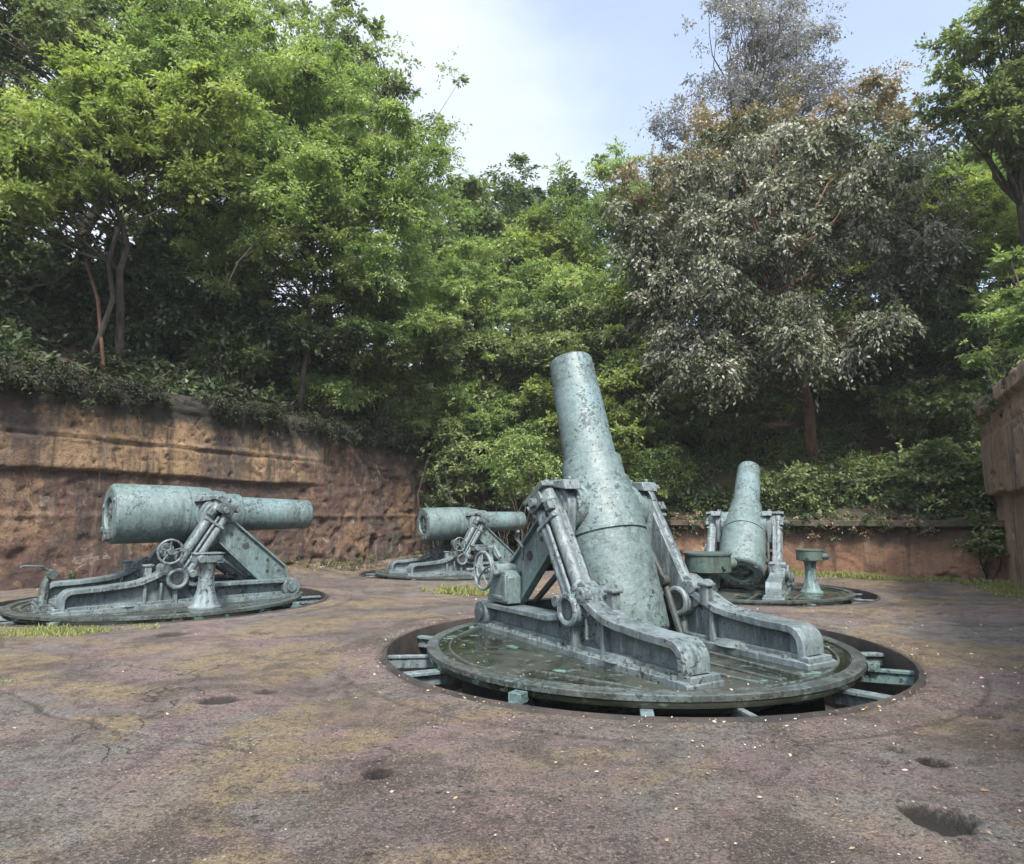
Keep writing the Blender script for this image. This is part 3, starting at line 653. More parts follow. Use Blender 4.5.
    mb.build('breech_block', M['cast'], tube, bev=.01)
    # ---- pointing pedestal on the right side
    mb = MB(); fl = []; c = Vector((.22, -1.50, 0)); prof = [(0, .27), (.03, .27), (.05, .23), (.12, .19), (.3, .135), (.55, .115), (.72, .14), (.76, .16)]; n = 48; vs = []; fs = []
    for (z, r) in prof:
        for i in range(n):
            a = 2*math.pi*i/n; q = r*(1+.11*abs(math.sin(4*a))*(1 if .04 < z < .7 else 0)-(.05 if .04 < z < .7 else 0)); vs.append((c.x+q*math.cos(a), c.y+q*math.sin(a), z))
    for j in range(len(prof)-1):
        for i in range(n): k = (i+1) % n; fs.append((j*n+i, j*n+k, (j+1)*n+k, (j+1)*n+i))
    fs.append(tuple(range(n))); mb.add(vs, fs); ped = mb.build('pedestal', M['teal'] if not right_wheel else M['carriage'], root, bev=0, ang=50)
    if right_wheel:
        mb = MB(); mb.box((c.x, c.y, .84), (.44, .30, .15)); mb.box((c.x, c.y, .925), (.48, .34, .03)); mb.cyl((c.x-.16, c.y-.14, .84), (c.x-.16, c.y-.26, .84), .07, n=16)
        mb.box((c.x+.17, c.y-.02, .79), (.14, .26, .08)); mb.build('gear_box', M['carriage'], ped, bev=.02)
    mb = MB(); mb.lathe((c.x, c.y, .75), (c.x, c.y, 2), [(0, .17), (.02, .285), (.03, .30), (.24, .30), (.25, .315), (.275, .315), (.28, .30), (.27, .26), (.26, .02)], 40)
    mb.cyl((c.x-.05, c.y-.28, .87), (c.x-.08, c.y-.40, .87), .075, n=14); mb.cyl((c.x-.08, c.y-.40, .87), (c.x-.09, c.y-.43, .87), .05, n=14)
    mb.cyl((c.x-.29, c.y+.03, .86), (c.x-.33, c.y+.03, .86), .035, n=8)
    if not right_wheel: mb.build('pedestal_drum', M['drum'], ped, bev=0, ang=30)
    # ---- handwheels
    def wheel(cx, cy, cz, r, post_z, mat, sgn):
        mb = MB(); mb.ring((cx, cy, cz), (0, 1, 0), r, .022, 32, 8)
        for k in range(5):
            a = k*2*math.pi/5+.3; mb.tube([(cx, cy, cz), (cx+r*.5*math.cos(a), cy+.02, cz+r*.5*math.sin(a)), (cx+r*math.cos(a), cy, cz+r*math.sin(a))], .014, 6)
        mb.cyl((cx, cy-.05, cz), (cx, cy+.05, cz), .05); mb.cyl((cx, cy, cz), (cx, cy-sgn*.24, cz), .03)
        mb.cyl((cx+r, cy, cz), (cx+r, cy+sgn*.13, cz), .02, n=8)
        return mb.build('handwheel', mat, root, bev=0)
    if right_wheel:
        wheel(-.30, -1.22, .96, .20, 0, M['carriage'], -1)
    wheel(1.62, 1.16, .80, .24, 0, M['carriage'], 1)
    mb = MB(); mb.prism([(1.35, .38), (1.35, .72), (1.45, .80), (1.75, .80), (1.80, .70), (1.92, .38)], .74, .94)
    mb.cyl((1.60, .70, .80), (1.60, 1.0, .80), .09); mb.box((1.40, .95, .58), (.08, .05, .34)); mb.box((1.6, .95, .45), (.3, .03, .05)); mb.build('gear_housing', M['tube'], root, bev=.012)
    if right_wheel:
        mb = MB(); mb.cyl((-.30, -1.02, .98), (-.30, -.82, .98), .12); mb.tube([(-.30, -.95, .95), (-.22, -.95, .7), (-.15, -.93, .5)], [.06, .08, .1])
        mb.cyl((-.3, -.96, .9), (-.12, -1.1, .86), .10); mb.build('gear_bracket', M['cast'], root, bev=.01)
    mb = MB(); mb.ring((1.5, 1.05, 1.02), (.3, 1, 0), .24, .035, 14, 8, a0=.4, a1=2.6); mb.build('curved_arm', M['carriage'], root, bev=0)
    mb = MB(); mb.tube([(1.60, .9, .85), (1.55, .95, .98), (1.62, 1.0, 1.12)], [.03, .025, .02]); mb.build('lever', M['carriage'], root, bev=0)
    mb = MB(); mb.tube([(1.25, .78, .95), (1.15, .84, 1.12), (1.22, .9, 1.24), (1.12, .92, 1.32)], .022)
    mb.build('lever', M['carriage'], root, bev=0)
    mb = MB(); mb.tube([(.95, .72, 1.45), (1.12, .78, 1.62)], .02); mb.build('stop_pin', M['carriage'], root, bev=0)
    return root
def kids(o): return [c for c in bpy.data.objects if c.parent == o]
def dup(o, parent=None):
    c = o.copy(); col.objects.link(c)
    if parent is not None: c.parent = parent; c.matrix_parent_inverse = o.matrix_parent_inverse
    for ch in kids(o): dup(ch, c)
    return c
GRP = 'heavy mortars in their round pits'
def place(o, key, az, elev, label):
    o.location = (*GUNS[key], GZ[key]); o.rotation_euler = (0, 0, az)
    for c in kids(o):
        if c.name.startswith('barrel'): c.rotation_euler = (0, -elev, 0)
    return tag(o, label, 'mortar', GRP)
g1_ = make_mortar(R(71)); g4_ = dup(g1_); g2_ = make_mortar(0, True); g3_ = dup(g2_)
place(g1_, 'main', R(120.4), R(73.5), 'large green mortar in the foreground with its barrel raised steeply, wet round turntable below')
place(g2_, 'left', R(43), R(0), 'green mortar by the left wall with its fat barrel lying level, crank stand behind it')
place(g3_, 'mid', R(31), R(2), 'smaller distant level mortar in the middle background by the end of the earth wall')
place(g4_, 'rear', R(64), R(45.5), 'pale mortar behind on the right pointing up and away before the low orange wall')
mb = MB(); mb.box((-1.9, -.1, .06), (.3, .22, .10)); mb.tube([(-1.9, -.1, .1), (-1.88, -.1, .45), (-1.8, -.1, .62)], [.09, .07, .06]); mb.cyl((-1.8, -.22, .60), (-1.8, .04, .60), .08)
mb.tube([(-1.82, -.15, .62), (-1.95, -.2, .74), (-2.2, -.22, .76), (-2.26, -.3, .74)], .018)
mb.build('crank_stand', M['cast'], g2_, bev=.008)

# ------------------------------------------------------------ foliage
def rnd(seed): return np.random.RandomState(seed)
def unit(v): return v/np.maximum(np.linalg.norm(v, axis=-1, keepdims=True), 1e-6)
def leaves(c, d, n, L, W, fold=.0):
    """rhombic leaves: centre-base c, direction d, normal n"""
    d = unit(d); s = unit(np.cross(d, n)); L = L[:, None]; W = W[:, None]
    n2 = np.cross(s, d)
    V = np.stack([c, c+d*L*.45+s*W*.5, c+d*L-n2*L*.12, c+d*L*.45-s*W*.5], 1).reshape(-1, 3)
    return V
KIND = {  # L, W/L, droop, flat, tint spread
 'bright': (.115, .42, -.25, .45), 'yellow': (.135, .42, -.1, .35), 'mid': (.145, .50, -.3, .6), 'dark': (.18, .5, -.3, .6),
 'shade': (.15, .40, -.4, .5), 'silver': (.15, .45, -.9, .62), 'rust': (.14, .45, -.2, .6), 'lilac': (.13, .42, -.4, .8)}
def clump_leaves(rs, C, Rr, per, kind, ls=1.0, droop=None):
    """C (n,3) clump centres, Rr (n,) radii, per leaves each"""
    L0, wr, dr, fl = KIND[kind]; dr = dr if droop is None else droop
    n = len(C); k = rs.poisson(per, n); ci = np.repeat(np.arange(n), k); m = len(ci)
    dirs = unit(rs.normal(size=(m, 3))); rad = rs.rand(m)**.45
    off = dirs*rad[:, None]*Rr[ci][:, None]; off[:, 2] *= fl
    if dr < -.5: off[:, 2] -= (rs.rand(m)**1.6)*Rr[ci]*1.5          # hanging sprays
    else: off[:, 2] -= .25*(off[:, 0]**2+off[:, 1]**2)/Rr[ci]    # umbrella-like sprays
    # most leaves sit along short twigs that fan out of the clump, the rest fill it loosely
    NT = 8; tw = rs.randint(0, NT, m)+ci*NT; tr_ = rnd(rs.randint(1 << 30)); td = tr_.normal(size=(n*NT, 3)); td[:, 2] = td[:, 2]*.45+.12; td = unit(td); tl_ = .55+.95*tr_.rand(n*NT)**1.5
    q = rs.rand(m)**.75; on = rs.rand(m) < .68; Rm = Rr[ci][:, None]
    toff2 = td[tw]*(tl_[tw]*q)[:, None]*Rm; toff2[:, 2] -= (.22 if dr > -.5 else .75)*q**2*Rr[ci]*tl_[tw]; toff2 += rs.normal(size=(m, 3))*.065*Rm*np.array([1, 1, .7])
    tuft = rs.randint(0, 7, m)+ci*7; toff = unit(rnd(rs.randint(1 << 30)).normal(size=(n*7, 3)))*.7
    off = off*.72+toff[tuft]*Rr[ci][:, None]*np.array([.35, .35, .22])
    off = np.where(on[:, None], toff2, off)
    pos = C[ci]+off
    d = np.where(on[:, None], td[tw]*1.1, dirs*np.array([1, 1, .4]))+rs.normal(size=(m, 3))*.5; d[:, 2] += dr
    nn = rs.normal(size=(m, 3))*.55+np.array([0, 0, .9])
    L = L0*ls*(.45+.75*rs.rand(m)+.35*rs.rand(n)[ci]); V = leaves(pos, d, nn, L, L*wr)
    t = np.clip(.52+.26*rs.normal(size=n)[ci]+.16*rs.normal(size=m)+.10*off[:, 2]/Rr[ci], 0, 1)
    return V, np.repeat(t, 4)
def limb(rs, a, b, n=6, sag=.12):
    a, b = np.array(a, float), np.array(b, float); L = np.linalg.norm(b-a); k = rs.normal(size=3)*sag*L
    P = []
    for i in range(n):
        t = i/(n-1); P.append(a+(b-a)*t+k*math.sin(math.pi*t)+np.array([0, 0, .10*L*math.sin(math.pi*t)])+rs.normal(size=3)*.02*L*(0 < i < n-1))
    return P
def ground_at(x, y):
    s, t = xy2st(np.array([x]), np.array([y])); return float(terrain_h(s, t)[0])
def tree(name, label, base, crowns, kind, seed, trunk_r=.18, per=260, nc=90, cr=.75, bark='bark', ls=1.0, stems=1, cat='tree', group='trees on the slopes round the mortar pits', spread=1.0, kinds=None, limbs=.45, sag=.3):
    """crowns: list of (centre xyz, radii xyz, weight)"""
    rs = rnd(seed); gz = ground_at(*base)
    root = empty(name, (base[0], base[1], gz-.1)); tag(root, label, cat, group); o0 = np.array([base[0], base[1], gz-.1])
    Cs = []; Rs = []; tk = MB(); wt = sum(c[2] for c in crowns)
    mc = np.mean([c[0] for c in crowns], axis=0); top = np.array(mc)*1.0
    stems_p = []
    for sidx in range(stems):
        b0 = np.array([rs.normal()*.25*(stems > 1), rs.normal()*.25*(stems > 1), 0.]); tp = top-o0+rs.normal(size=3)*np.array([.6, .6, .3])*(stems > 1)
        P = limb(rs, b0, tp, 9, .05); r0 = trunk_r*(1 if sidx == 0 else .65)
        tk.tube(P, [r0*(1.25 if i == 0 else 1)*(1-.75*i/8) for i in range(9)], 9); stems_p.append(P)
    for (c, rad, wgt) in crowns:
        # boughs reach out of the crown's middle; leaf clumps string out along each of them and hang past its outline
        k = max(6, int(1.6*nc*wgt/wt)); nb = max(5, k//4); bd = unit(rs.normal(size=(nb, 3))*np.array([1, 1, .9])); br = (.22+.80*rs.rand(nb)**.6)*(1+.12*rs.normal(size=nb))
        bc = bd*br[:, None]; tang = unit(bd*np.array([1, 1, .25])+rs.normal(size=(nb, 3))*.7)
        bi = rs.randint(0, nb, k); u = (rs.rand(k)-.5)*.62; p = bc[bi]+tang[bi]*u[:, None]; p[:, 2] -= sag*np.maximum(u, 0)**1.3
        p = p+rs.normal(size=(k, 3))*np.array([.17, .17, .11])
        p = np.array(c)+p*np.array(rad)*spread; Cs.append(p); Rs.append(cr*(.38+.85*rs.rand(k)**1.4))
    Cs = np.concatenate(Cs); Rs = np.concatenate(Rs)
    g_ = terrain_h(*xy2st(Cs[:, 0], Cs[:, 1])); ok = Cs[:, 2] > g_-.2; Cs = Cs[ok]; Rs = Rs[ok]
    loc = Cs-o0
    for i, p in enumerate(loc):
        if len(loc) > 60 and rs.rand() > limbs*.65: continue
        P = stems_p[i % stems]; hts = [q[2] for q in P]; j = int(np.clip(np.searchsorted(hts, p[2]*.55+.2*rs.rand()*p[2]), 1, 8))
        tk.tube(limb(rs, P[j], p, 6, .09), [trunk_r*.32, trunk_r*.24, trunk_r*.17, trunk_r*.12, trunk_r*.08, trunk_r*.04], 5)
    tk.build('trunk', M[bark], root, bev=0, ang=180)
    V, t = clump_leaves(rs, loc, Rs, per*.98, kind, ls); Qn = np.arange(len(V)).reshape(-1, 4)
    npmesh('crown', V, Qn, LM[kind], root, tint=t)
    return root
def W(px, py, y):
    y = y*(1+.12*float(sst(560, 700, px)))
    return W0(px, py, y)
def W0(px, py, y):      # design helper: where a direction from the viewpoint reaches distance y
    c_, s_ = math.cos(PITCH), math.sin(PITCH); a, b_ = (px-512)/F, (432-py)/F
    dy = c_-b_*s_; dz = s_+b_*c_; return (a/dy*y, y, EYE+dz/dy*y)
def crown(px, py, y, rx, ry, depth=None, wgt=None):
    c = W(px, py, y); k = c[1]/F; a, b_ = rx*k, ry*k
    return (c, (a, depth if depth else (a+b_)/2, b_), wgt if wgt else a*b_)

TREES = [
 # name, label, base (px, y), crowns, kind, opts
 ('feathery_tree', 'tall bright green feathery tree whose crown fills the left of the sky line', (300, 22), [crown(245, 85, 20, 95, 95), crown(365, 175, 20.5, 82, 75), crown(250, 190, 19, 80, 60), crown(310, 110, 21, 60, 60)], 'bright', dict(nc=300, per=420, cr=.85, trunk_r=.10, limbs=.3)),
 ('feathery_tree', 'bright green tree leaning out over the left wall, lowest boughs above the earth bank', (345, 25.5), [crown(330, 270, 22.3, 105, 62), crown(400, 305, 23.8, 80, 62), crown(250, 265, 20.8, 60, 40)], 'bright', dict(nc=230, per=400, cr=.75, trunk_r=.10, limbs=.25)),
 ('spreading_tree', 'spreading tree with flat yellow green sprays and black trunk at the far left', (100, 18.5), [crown(40, 150, 16.5, 95, 60), crown(150, 110, 17, 90, 45), crown(190, 160, 17, 60, 30), crown(20, 200, 16, 70, 28)], 'yellow', dict(nc=190, per=260, cr=.75, trunk_r=.13, limbs=.25, stems=2)),
 ('leafy_tree', 'deep green tree filling the top left corner above the yellow sprays', (60, 22), [crown(70, 30, 20, 130, 75), crown(-40, 120, 20, 110, 90), crown(190, 40, 21, 70, 60)], 'mid', dict(nc=230, per=300, cr=.85, trunk_r=.25)),
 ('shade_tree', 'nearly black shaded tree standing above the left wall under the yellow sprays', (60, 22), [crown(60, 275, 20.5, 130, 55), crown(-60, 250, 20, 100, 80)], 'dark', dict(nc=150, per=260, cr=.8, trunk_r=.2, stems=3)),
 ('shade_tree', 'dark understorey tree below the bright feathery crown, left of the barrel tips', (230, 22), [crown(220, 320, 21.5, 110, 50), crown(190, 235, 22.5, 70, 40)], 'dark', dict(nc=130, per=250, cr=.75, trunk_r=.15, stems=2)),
 ('wispy_tree', 'wispy dark green tree with bare twigs against the cloud above the bright crowns', (380, 27), [crown(345, 45, 25, 45, 45), crown(400, 75, 25, 45, 18), crown(425, 125, 25, 30, 25), crown(380, 150, 25, 60, 50)], 'mid', dict(nc=75, per=130, cr=.62, trunk_r=.16)),
 ('broadleaf_tree', 'dark broadleaf tree in the far middle with a ragged top below the cloud', (490, 40), [crown(490, 215, 36, 62, 48), crown(470, 290, 35, 60, 60)], 'mid', dict(nc=130, per=260, cr=1.15, trunk_r=.25, ls=1.5)),
 ('broadleaf_tree', 'olive green tree right of the far dark one at the lowest point of the sky', (560, 36), [crown(560, 240, 33, 45, 45), crown(545, 300, 32, 55, 50)], 'yellow', dict(nc=110, per=250, cr=1.0, trunk_r=.2, ls=1.35)),
 ('broadleaf_tree', 'bright green rounded tree behind the raised barrel, right of the sky gap', (615, 34), [crown(620, 215, 30, 58, 55), crown(600, 300, 29, 60, 50), crown(655, 260, 28, 50, 60)], 'bright', dict(nc=170, per=260, cr=1.0, trunk_r=.2, ls=1.3)),
 ('broadleaf_tree', 'green tree just behind the muzzle of the raised barrel', (590, 30), [crown(560, 350, 28, 70, 45), crown(640, 350, 25.5, 50, 50)], 'mid', dict(nc=130, per=280, cr=.9, trunk_r=.16, ls=1.2, stems=2)),
 ('broadleaf_tree', 'green tree above the end of the earth wall behind the distant mortar', (455, 31), [crown(450, 350, 27, 50, 45), crown(500, 390, 29, 50, 45)], 'mid', dict(nc=110, per=280, cr=.85, trunk_r=.15, ls=1.2, stems=2)),
 ('weeping_tree', 'big silvery grey tree with drooping sprays on the right bank above the rear mortar', (812, 22.5), [crown(790, 190, 20.5, 115, 75), crown(715, 270, 20, 80, 62), crown(830, 335, 18.8, 62, 34), crown(710, 350, 20, 58, 45), crown(885, 235, 20, 62, 48), crown(660, 230, 21, 50, 45), crown(760, 320, 20.5, 70, 40)], 'silver', dict(nc=560, per=215, cr=.72, trunk_r=.24, bark='redbark', limbs=.12, sag=1.0)),
 ('rusty_tree', 'rust tinged olive tree top showing above the silvery grey crown', (800, 27), [crown(810, 135, 24, 110, 38), crown(700, 185, 24, 60, 55), crown(730, 150, 24, 60, 30)], 'rust', dict(nc=190, per=280, cr=.85, trunk_r=.2, limbs=.2)),
 ('airy_tree', 'tall thin lilac grey tree with see-through crown against the blue sky', (760, 34), [crown(768, 40, 31, 62, 62), crown(745, 100, 31, 75, 32), crown(672, 125, 31, 42, 22), crown(850, 115, 31, 60, 25), crown(740, 15, 31, 40, 35), crown(800, 70, 31, 40, 45)], 'lilac', dict(nc=300, per=95, cr=.95, trunk_r=.2, ls=1.25)),
 ('overhanging_tree', 'blue green tree hanging in from the top right corner', (1060, 17), [crown(1000, 40, 15.5, 62, 70), crown(985, 95, 15.5, 45, 45), crown(1060, 70, 15.5, 60, 110)], 'mid', dict(nc=130, per=240, cr=.55, trunk_r=.2, ls=.85)),
 ('roundleaf_tree', 'yellow green tree on the right bank between the silvery tree and the side wall', (950, 23), [crown(955, 205, 20, 50, 50), crown(990, 260, 19.5, 60, 60), crown(935, 270, 21, 45, 45)], 'yellow', dict(nc=130, per=270, cr=.62, trunk_r=.15)),
 ('roundleaf_tree', 'bright green tree leaning over the top of the right side wall', (1080, 17), [crown(1020, 335, 14.5, 38, 50), crown(1060, 300, 15, 60, 90)], 'bright', dict(nc=90, per=260, cr=.5, trunk_r=.13)),
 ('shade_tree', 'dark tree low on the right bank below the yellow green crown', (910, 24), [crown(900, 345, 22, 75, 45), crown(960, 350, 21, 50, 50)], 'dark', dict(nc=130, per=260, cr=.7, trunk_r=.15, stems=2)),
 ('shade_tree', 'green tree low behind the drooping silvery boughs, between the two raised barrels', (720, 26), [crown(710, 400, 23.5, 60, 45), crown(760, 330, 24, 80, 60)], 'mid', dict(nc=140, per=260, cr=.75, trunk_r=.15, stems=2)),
 ('inner_tree', 'yellow green tree seen through the gap in the silvery crown', (870, 27), [crown(860, 205, 24.5, 45, 40), crown(800, 260, 24.5, 50, 60)], 'yellow', dict(nc=80, per=240, cr=.7, trunk_r=.13)),
 ('leafy_tree', 'small yellow green tree left of the silvery tree, above the raised barrel', (655, 28), [crown(640, 290, 24, 38, 36), crown(600, 410, 25, 55, 40)], 'yellow', dict(nc=80, per=250, cr=.75, trunk_r=.13)),
 ('feathery_tree', 'bright tree filling the middle of the left slope behind the leaning one', (240, 26), [crown(240, 130, 23, 90, 80), crown(150, 230, 23, 60, 40), crown(440, 260, 26, 50, 60)], 'bright', dict(nc=200, per=330, cr=.9, trunk_r=.16, ls=1.15, limbs=.2)),
 ('leafy_tree', 'mid green tree hanging low over the left wall between the two level mortars', (300, 25.5), [crown(290, 340, 22.5, 60, 30), crown(370, 370, 24.5, 60, 35)], 'mid', dict(nc=80, per=300, cr=.6, trunk_r=.1, stems=2)),
 ('inner_tree', 'green tree under the right flank of the silvery crown', (900, 30), [crown(915, 290, 23.5, 50, 45), crown(850, 390, 23.5, 50, 30)], 'mid', dict(nc=90, per=280, cr=.65, trunk_r=.12, stems=2)),
 ('roundleaf_tree', 'bright tree rising above and behind the right side wall', (1010, 30), [crown(1000, 170, 24, 60, 50), crown(1060, 220, 22, 60, 80)], 'mid', dict(nc=110, per=280, cr=.75, trunk_r=.15)),
 ('bank_tree', 'small bright tree spilling down the bank behind the distant mortar', (470, 33), [crown(450, 400, 26.5, 48, 34), crown(505, 420, 27.5, 45, 38)], 'bright', dict(nc=90, per=300, cr=.6, trunk_r=.09, stems=3, limbs=.2)),
 ('bank_tree', 'young green tree just left of the raised muzzle', (530, 34), [crown(515, 345, 29, 45, 40), crown(540, 300, 30, 40, 40)], 'bright', dict(nc=90, per=300, cr=.75, trunk_r=.1, stems=2, ls=1.15, limbs=.2)),
 ('bank_tree', 'young yellow green tree just right of the raised barrel', (650, 30), [crown(650, 380, 23, 45, 45), crown(625, 440, 23.5, 40, 30)], 'yellow', dict(nc=90, per=300, cr=.6, trunk_r=.09, stems=2, limbs=.2)),
 ('bank_tree', 'bright young tree showing under the right edge of the silvery crown', (930, 28), [crown(930, 400, 21, 45, 30), crown(960, 330, 21.5, 40, 40)], 'mid', dict(nc=80, per=300, cr=.55, trunk_r=.09, stems=2, limbs=.2)),
 ('bank_tree', 'bright yellow green tree against the right shoulder of the silvery crown', (960, 28), [crown(950, 190, 21.5, 48, 42)], 'bright', dict(nc=80, per=300, cr=.6, trunk_r=.1, limbs=.2)),
 ('bank_tree', 'bright green tree against the left shoulder of the silvery crown', (640, 34), [crown(640, 195, 27, 48, 45), crown(655, 290, 26, 40, 45)], 'bright', dict(nc=100, per=300, cr=.8, trunk_r=.1, ls=1.15, limbs=.2)),
 ('backdrop_tree', 'far dark tree closing the gap behind the olive tree', (520, 50), [crown(520, 250, 46, 110, 50)], 'dark', dict(nc=110, per=250, cr=1.6, trunk_r=.25, ls=1.9)),
 ('backdrop_tree', 'tall green tree far behind the bright feathery crowns', (250, 34), [crown(200, 60, 31, 200, 90), crown(330, 130, 30, 90, 90)], 'mid', dict(nc=200, per=260, cr=1.3, trunk_r=.3, ls=1.5)),
 ('backdrop_tree', 'far dark tree behind the silvery crown on the right bank', (850, 38), [crown(830, 250, 34, 150, 90), crown(1000, 220, 30, 90, 80)], 'dark', dict(nc=180, per=250, cr=1.4, trunk_r=.3, ls=1.6)),
]
for i, (nm, lb, (bx, by), cr_, kd, op) in enumerate(TREES):
    p = W(bx, 400, by); tree(nm, lb, (p[0], p[1]), cr_, kd, 100+i, **op)

# bare pale stems at the far left
for i, (lb, pts) in enumerate([('forked pale bare stem rising through the dark at the left, reddish foot', [(108, 338), (98, 300), (86, 262), (100, 235), (125, 205), (128, 160)]),
                               ('thin pale creeper stem looping low across the dark hollow at the left', [(20, 290), (55, 282), (85, 258), (112, 238), (118, 225)]),
                               ('bare twig bent like a bow beneath the bright leaning tree', [(225, 290), (238, 262), (262, 235), (300, 225)])]):
    P = [W(px, py, 17.6+.25*k) for k, (px, py) in enumerate(pts)]; P[0] = (P[0][0], P[0][1], ground_at(P[0][0], P[0][1])-.1) if i == 0 else P[0]; mb = MB(); mb.tube(P, [.055, .05, .045, .035, .025, .018][:len(P)] if i == 0 else .022, 7)
    tag(mb.build('bare_stem', M['redbark'] if i == 0 else M['bark'], None, bev=0, ang=180), lb, 'tree stem' if i == 0 else 'twig')

# undergrowth on the slopes
def undergrowth(name, label, reg, n, kinds, seed, rad=(.3, .7), per=60, ls=1.1, hmax=.9):
    rs = rnd(seed); s0, s1, t0, t1 = reg; s = s0+(s1-s0)*rs.rand(n); t = t0+(t1-t0)*rs.rand(n)
    h = terrain_h(s, t); ok = h > -1; s, t, h = s[ok], t[ok], h[ok]
    x, y = st2xy(s, t); dist = np.hypot(x, y); vis = (y > 4) & (np.abs(x/np.maximum(y, .1)) < 1.05); x, y, h = x[vis], y[vis], h[vis]
    dens = fbm(x*.35, y*.35, seed*1.0, 3); kk = dens > -.45; x, y, h, dens = x[kk], y[kk], h[kk], dens[kk]
    C = np.stack([x, y, h+.05+hmax*rs.rand(len(x))*(.4+.6*sst(-.3, .4, dens))], 1); Rr = rad[0]+(rad[1]-rad[0])*rs.rand(len(x))
    which = (rs.rand(len(x))*.5+.5*(.5+.5*fbm(x*.5, y*.5, seed+3., 2))); ed = np.linspace(.2, .8, len(kinds)+1); ed[0] = -1; ed[-1] = 2
    for i, kd in enumerate(kinds):
        mk = (which > ed[i]) & (which <= ed[i+1])
        if mk.sum() < 3: continue
        V, tt = clump_leaves(rs, C[mk], Rr[mk], per, kd, ls, droop=-.15)
        tag(npmesh(name, V, np.arange(len(V)).reshape(-1, 4), LM[kd], None, tint=tt), label[i], 'undergrowth', kind='stuff')
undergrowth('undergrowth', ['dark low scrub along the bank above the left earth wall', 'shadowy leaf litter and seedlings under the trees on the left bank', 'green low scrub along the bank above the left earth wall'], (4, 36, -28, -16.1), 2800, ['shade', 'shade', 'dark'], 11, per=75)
undergrowth('undergrowth', ['dark scrub filling the far corner behind the distant mortar', 'green scrub filling the far corner behind the distant mortar', 'bright scrub filling the far corner behind the distant mortar'], (27.6, 46, -19, -7.5), 2200, ['dark', 'mid', 'bright'], 12, rad=(.4, .9), per=85, ls=1.25, hmax=1.3)
undergrowth('undergrowth', ['dark scrub on the bank above the low wall at the right', 'green scrub on the bank above the low wall at the right', 'bright scrub on the bank above the low wall at the right'], (24.4, 42, -9.5, 13), 4600, ['dark', 'mid', 'bright'], 13, per=80, ls=1.05)
undergrowth('undergrowth', ['dark scrub along the top of the right side wall', 'bright scrub along the top of the right side wall'], (14, 26, 4.1, 9), 360, ['dark', 'bright'], 14, rad=(.2, .45), per=80, ls=.9, hmax=.5)
undergrowth('undergrowth', ['low dark creepers hugging the soil edge on the low wall', 'low green creepers hugging the soil edge on the low wall'], (23.9, 24.9, -8.5, 4.4), 170, ['dark', 'mid'], 16, rad=(.12, .28), per=50, ls=.6, hmax=.15)
undergrowth('undergrowth', ['dark leaves trailing over the rim of the left earth wall', 'green leaves trailing over the rim of the left earth wall'], (5, 25, -16.6, -15.75), 420, ['dark', 'mid'], 15, rad=(.12, .32), per=60, ls=.7, hmax=.12) if False else None

def rim_plants(name, labels, pts, seed, kinds, n=1, rad=(.12, .35), per=60, ls=.8, hang=.35):
    rs = rnd(seed); P = np.array(pts); dens = fbm(P[:, 0]*.6, P[:, 1]*.6, seed*1., 3); P = P[dens > (-.15 if 'left earth' not in labels[0] or 'foot' in labels[0] else -.35)]
    P = P+rs.normal(size=P.shape)*np.array([.14, .14, .12]); P[:, 2] -= hang*rs.rand(len(P))**3; Rr = rad[0]+(rad[1]-rad[0])*rs.rand(len(P))
    w_ = rs.rand(len(P))
    for i, kd in enumerate(kinds):
        mk = (w_*len(kinds)).astype(int) == i
        V, tt = clump_leaves(rs, P[mk], Rr[mk], per, kd, ls, droop=-.6)
        tag(npmesh(name, V, np.arange(len(V)).reshape(-1, 4), LM[kd], None, tint=tt), labels[i], 'undergrowth', kind='stuff')
pp = [(*st2xy(s_, T_L-.15+.3*(i % 3)), 4.72) for i, s_ in enumerate(np.arange(5, 27.5, .022))]
rim_plants('trailing_plants', ['dark creepers trailing over the rim of the left earth wall', 'thin dark weeds rooted in the soil on the rim of the left earth wall'], pp, 61, ['shade', 'shade'], rad=(.06, .26), per=70, ls=.55, hang=.55)
pp = [(*st2xy(S_B-.25+.2*(i % 4), t_), 1.42) for i, t_ in enumerate(np.arange(T_J, 4.0, .025))]
rim_plants('trailing_plants', ['dark creepers along the edge of the low wall ledge', 'dry creepers along the edge of the low wall ledge'], pp, 62, ['dark', 'rust'], rad=(.06, .2), per=45, ls=.5, hang=.4)
pp = [(*st2xy(s_, T_R-.3+.25*(i % 3)), 4.95) for i, s_ in enumerate(np.arange(14, 25, .05))]
rim_plants('trailing_plants', ['dark creepers over the top edge of the right side wall', 'green creepers over the top edge of the right side wall'], pp, 63, ['dark', 'mid'], rad=(.1, .3))
pp = [(*st2xy(s_, T_L+.25+.2*(i % 3)), .05) for i, s_ in enumerate(np.arange(8, 27, .12))]
rim_plants('trailing_plants', ['low dark weeds along the foot of the left earth wall', 'low green weeds along the foot of the left earth wall'], pp, 64, ['dark', 'mid'], rad=(.06, .16), per=30, ls=.45, hang=.0)

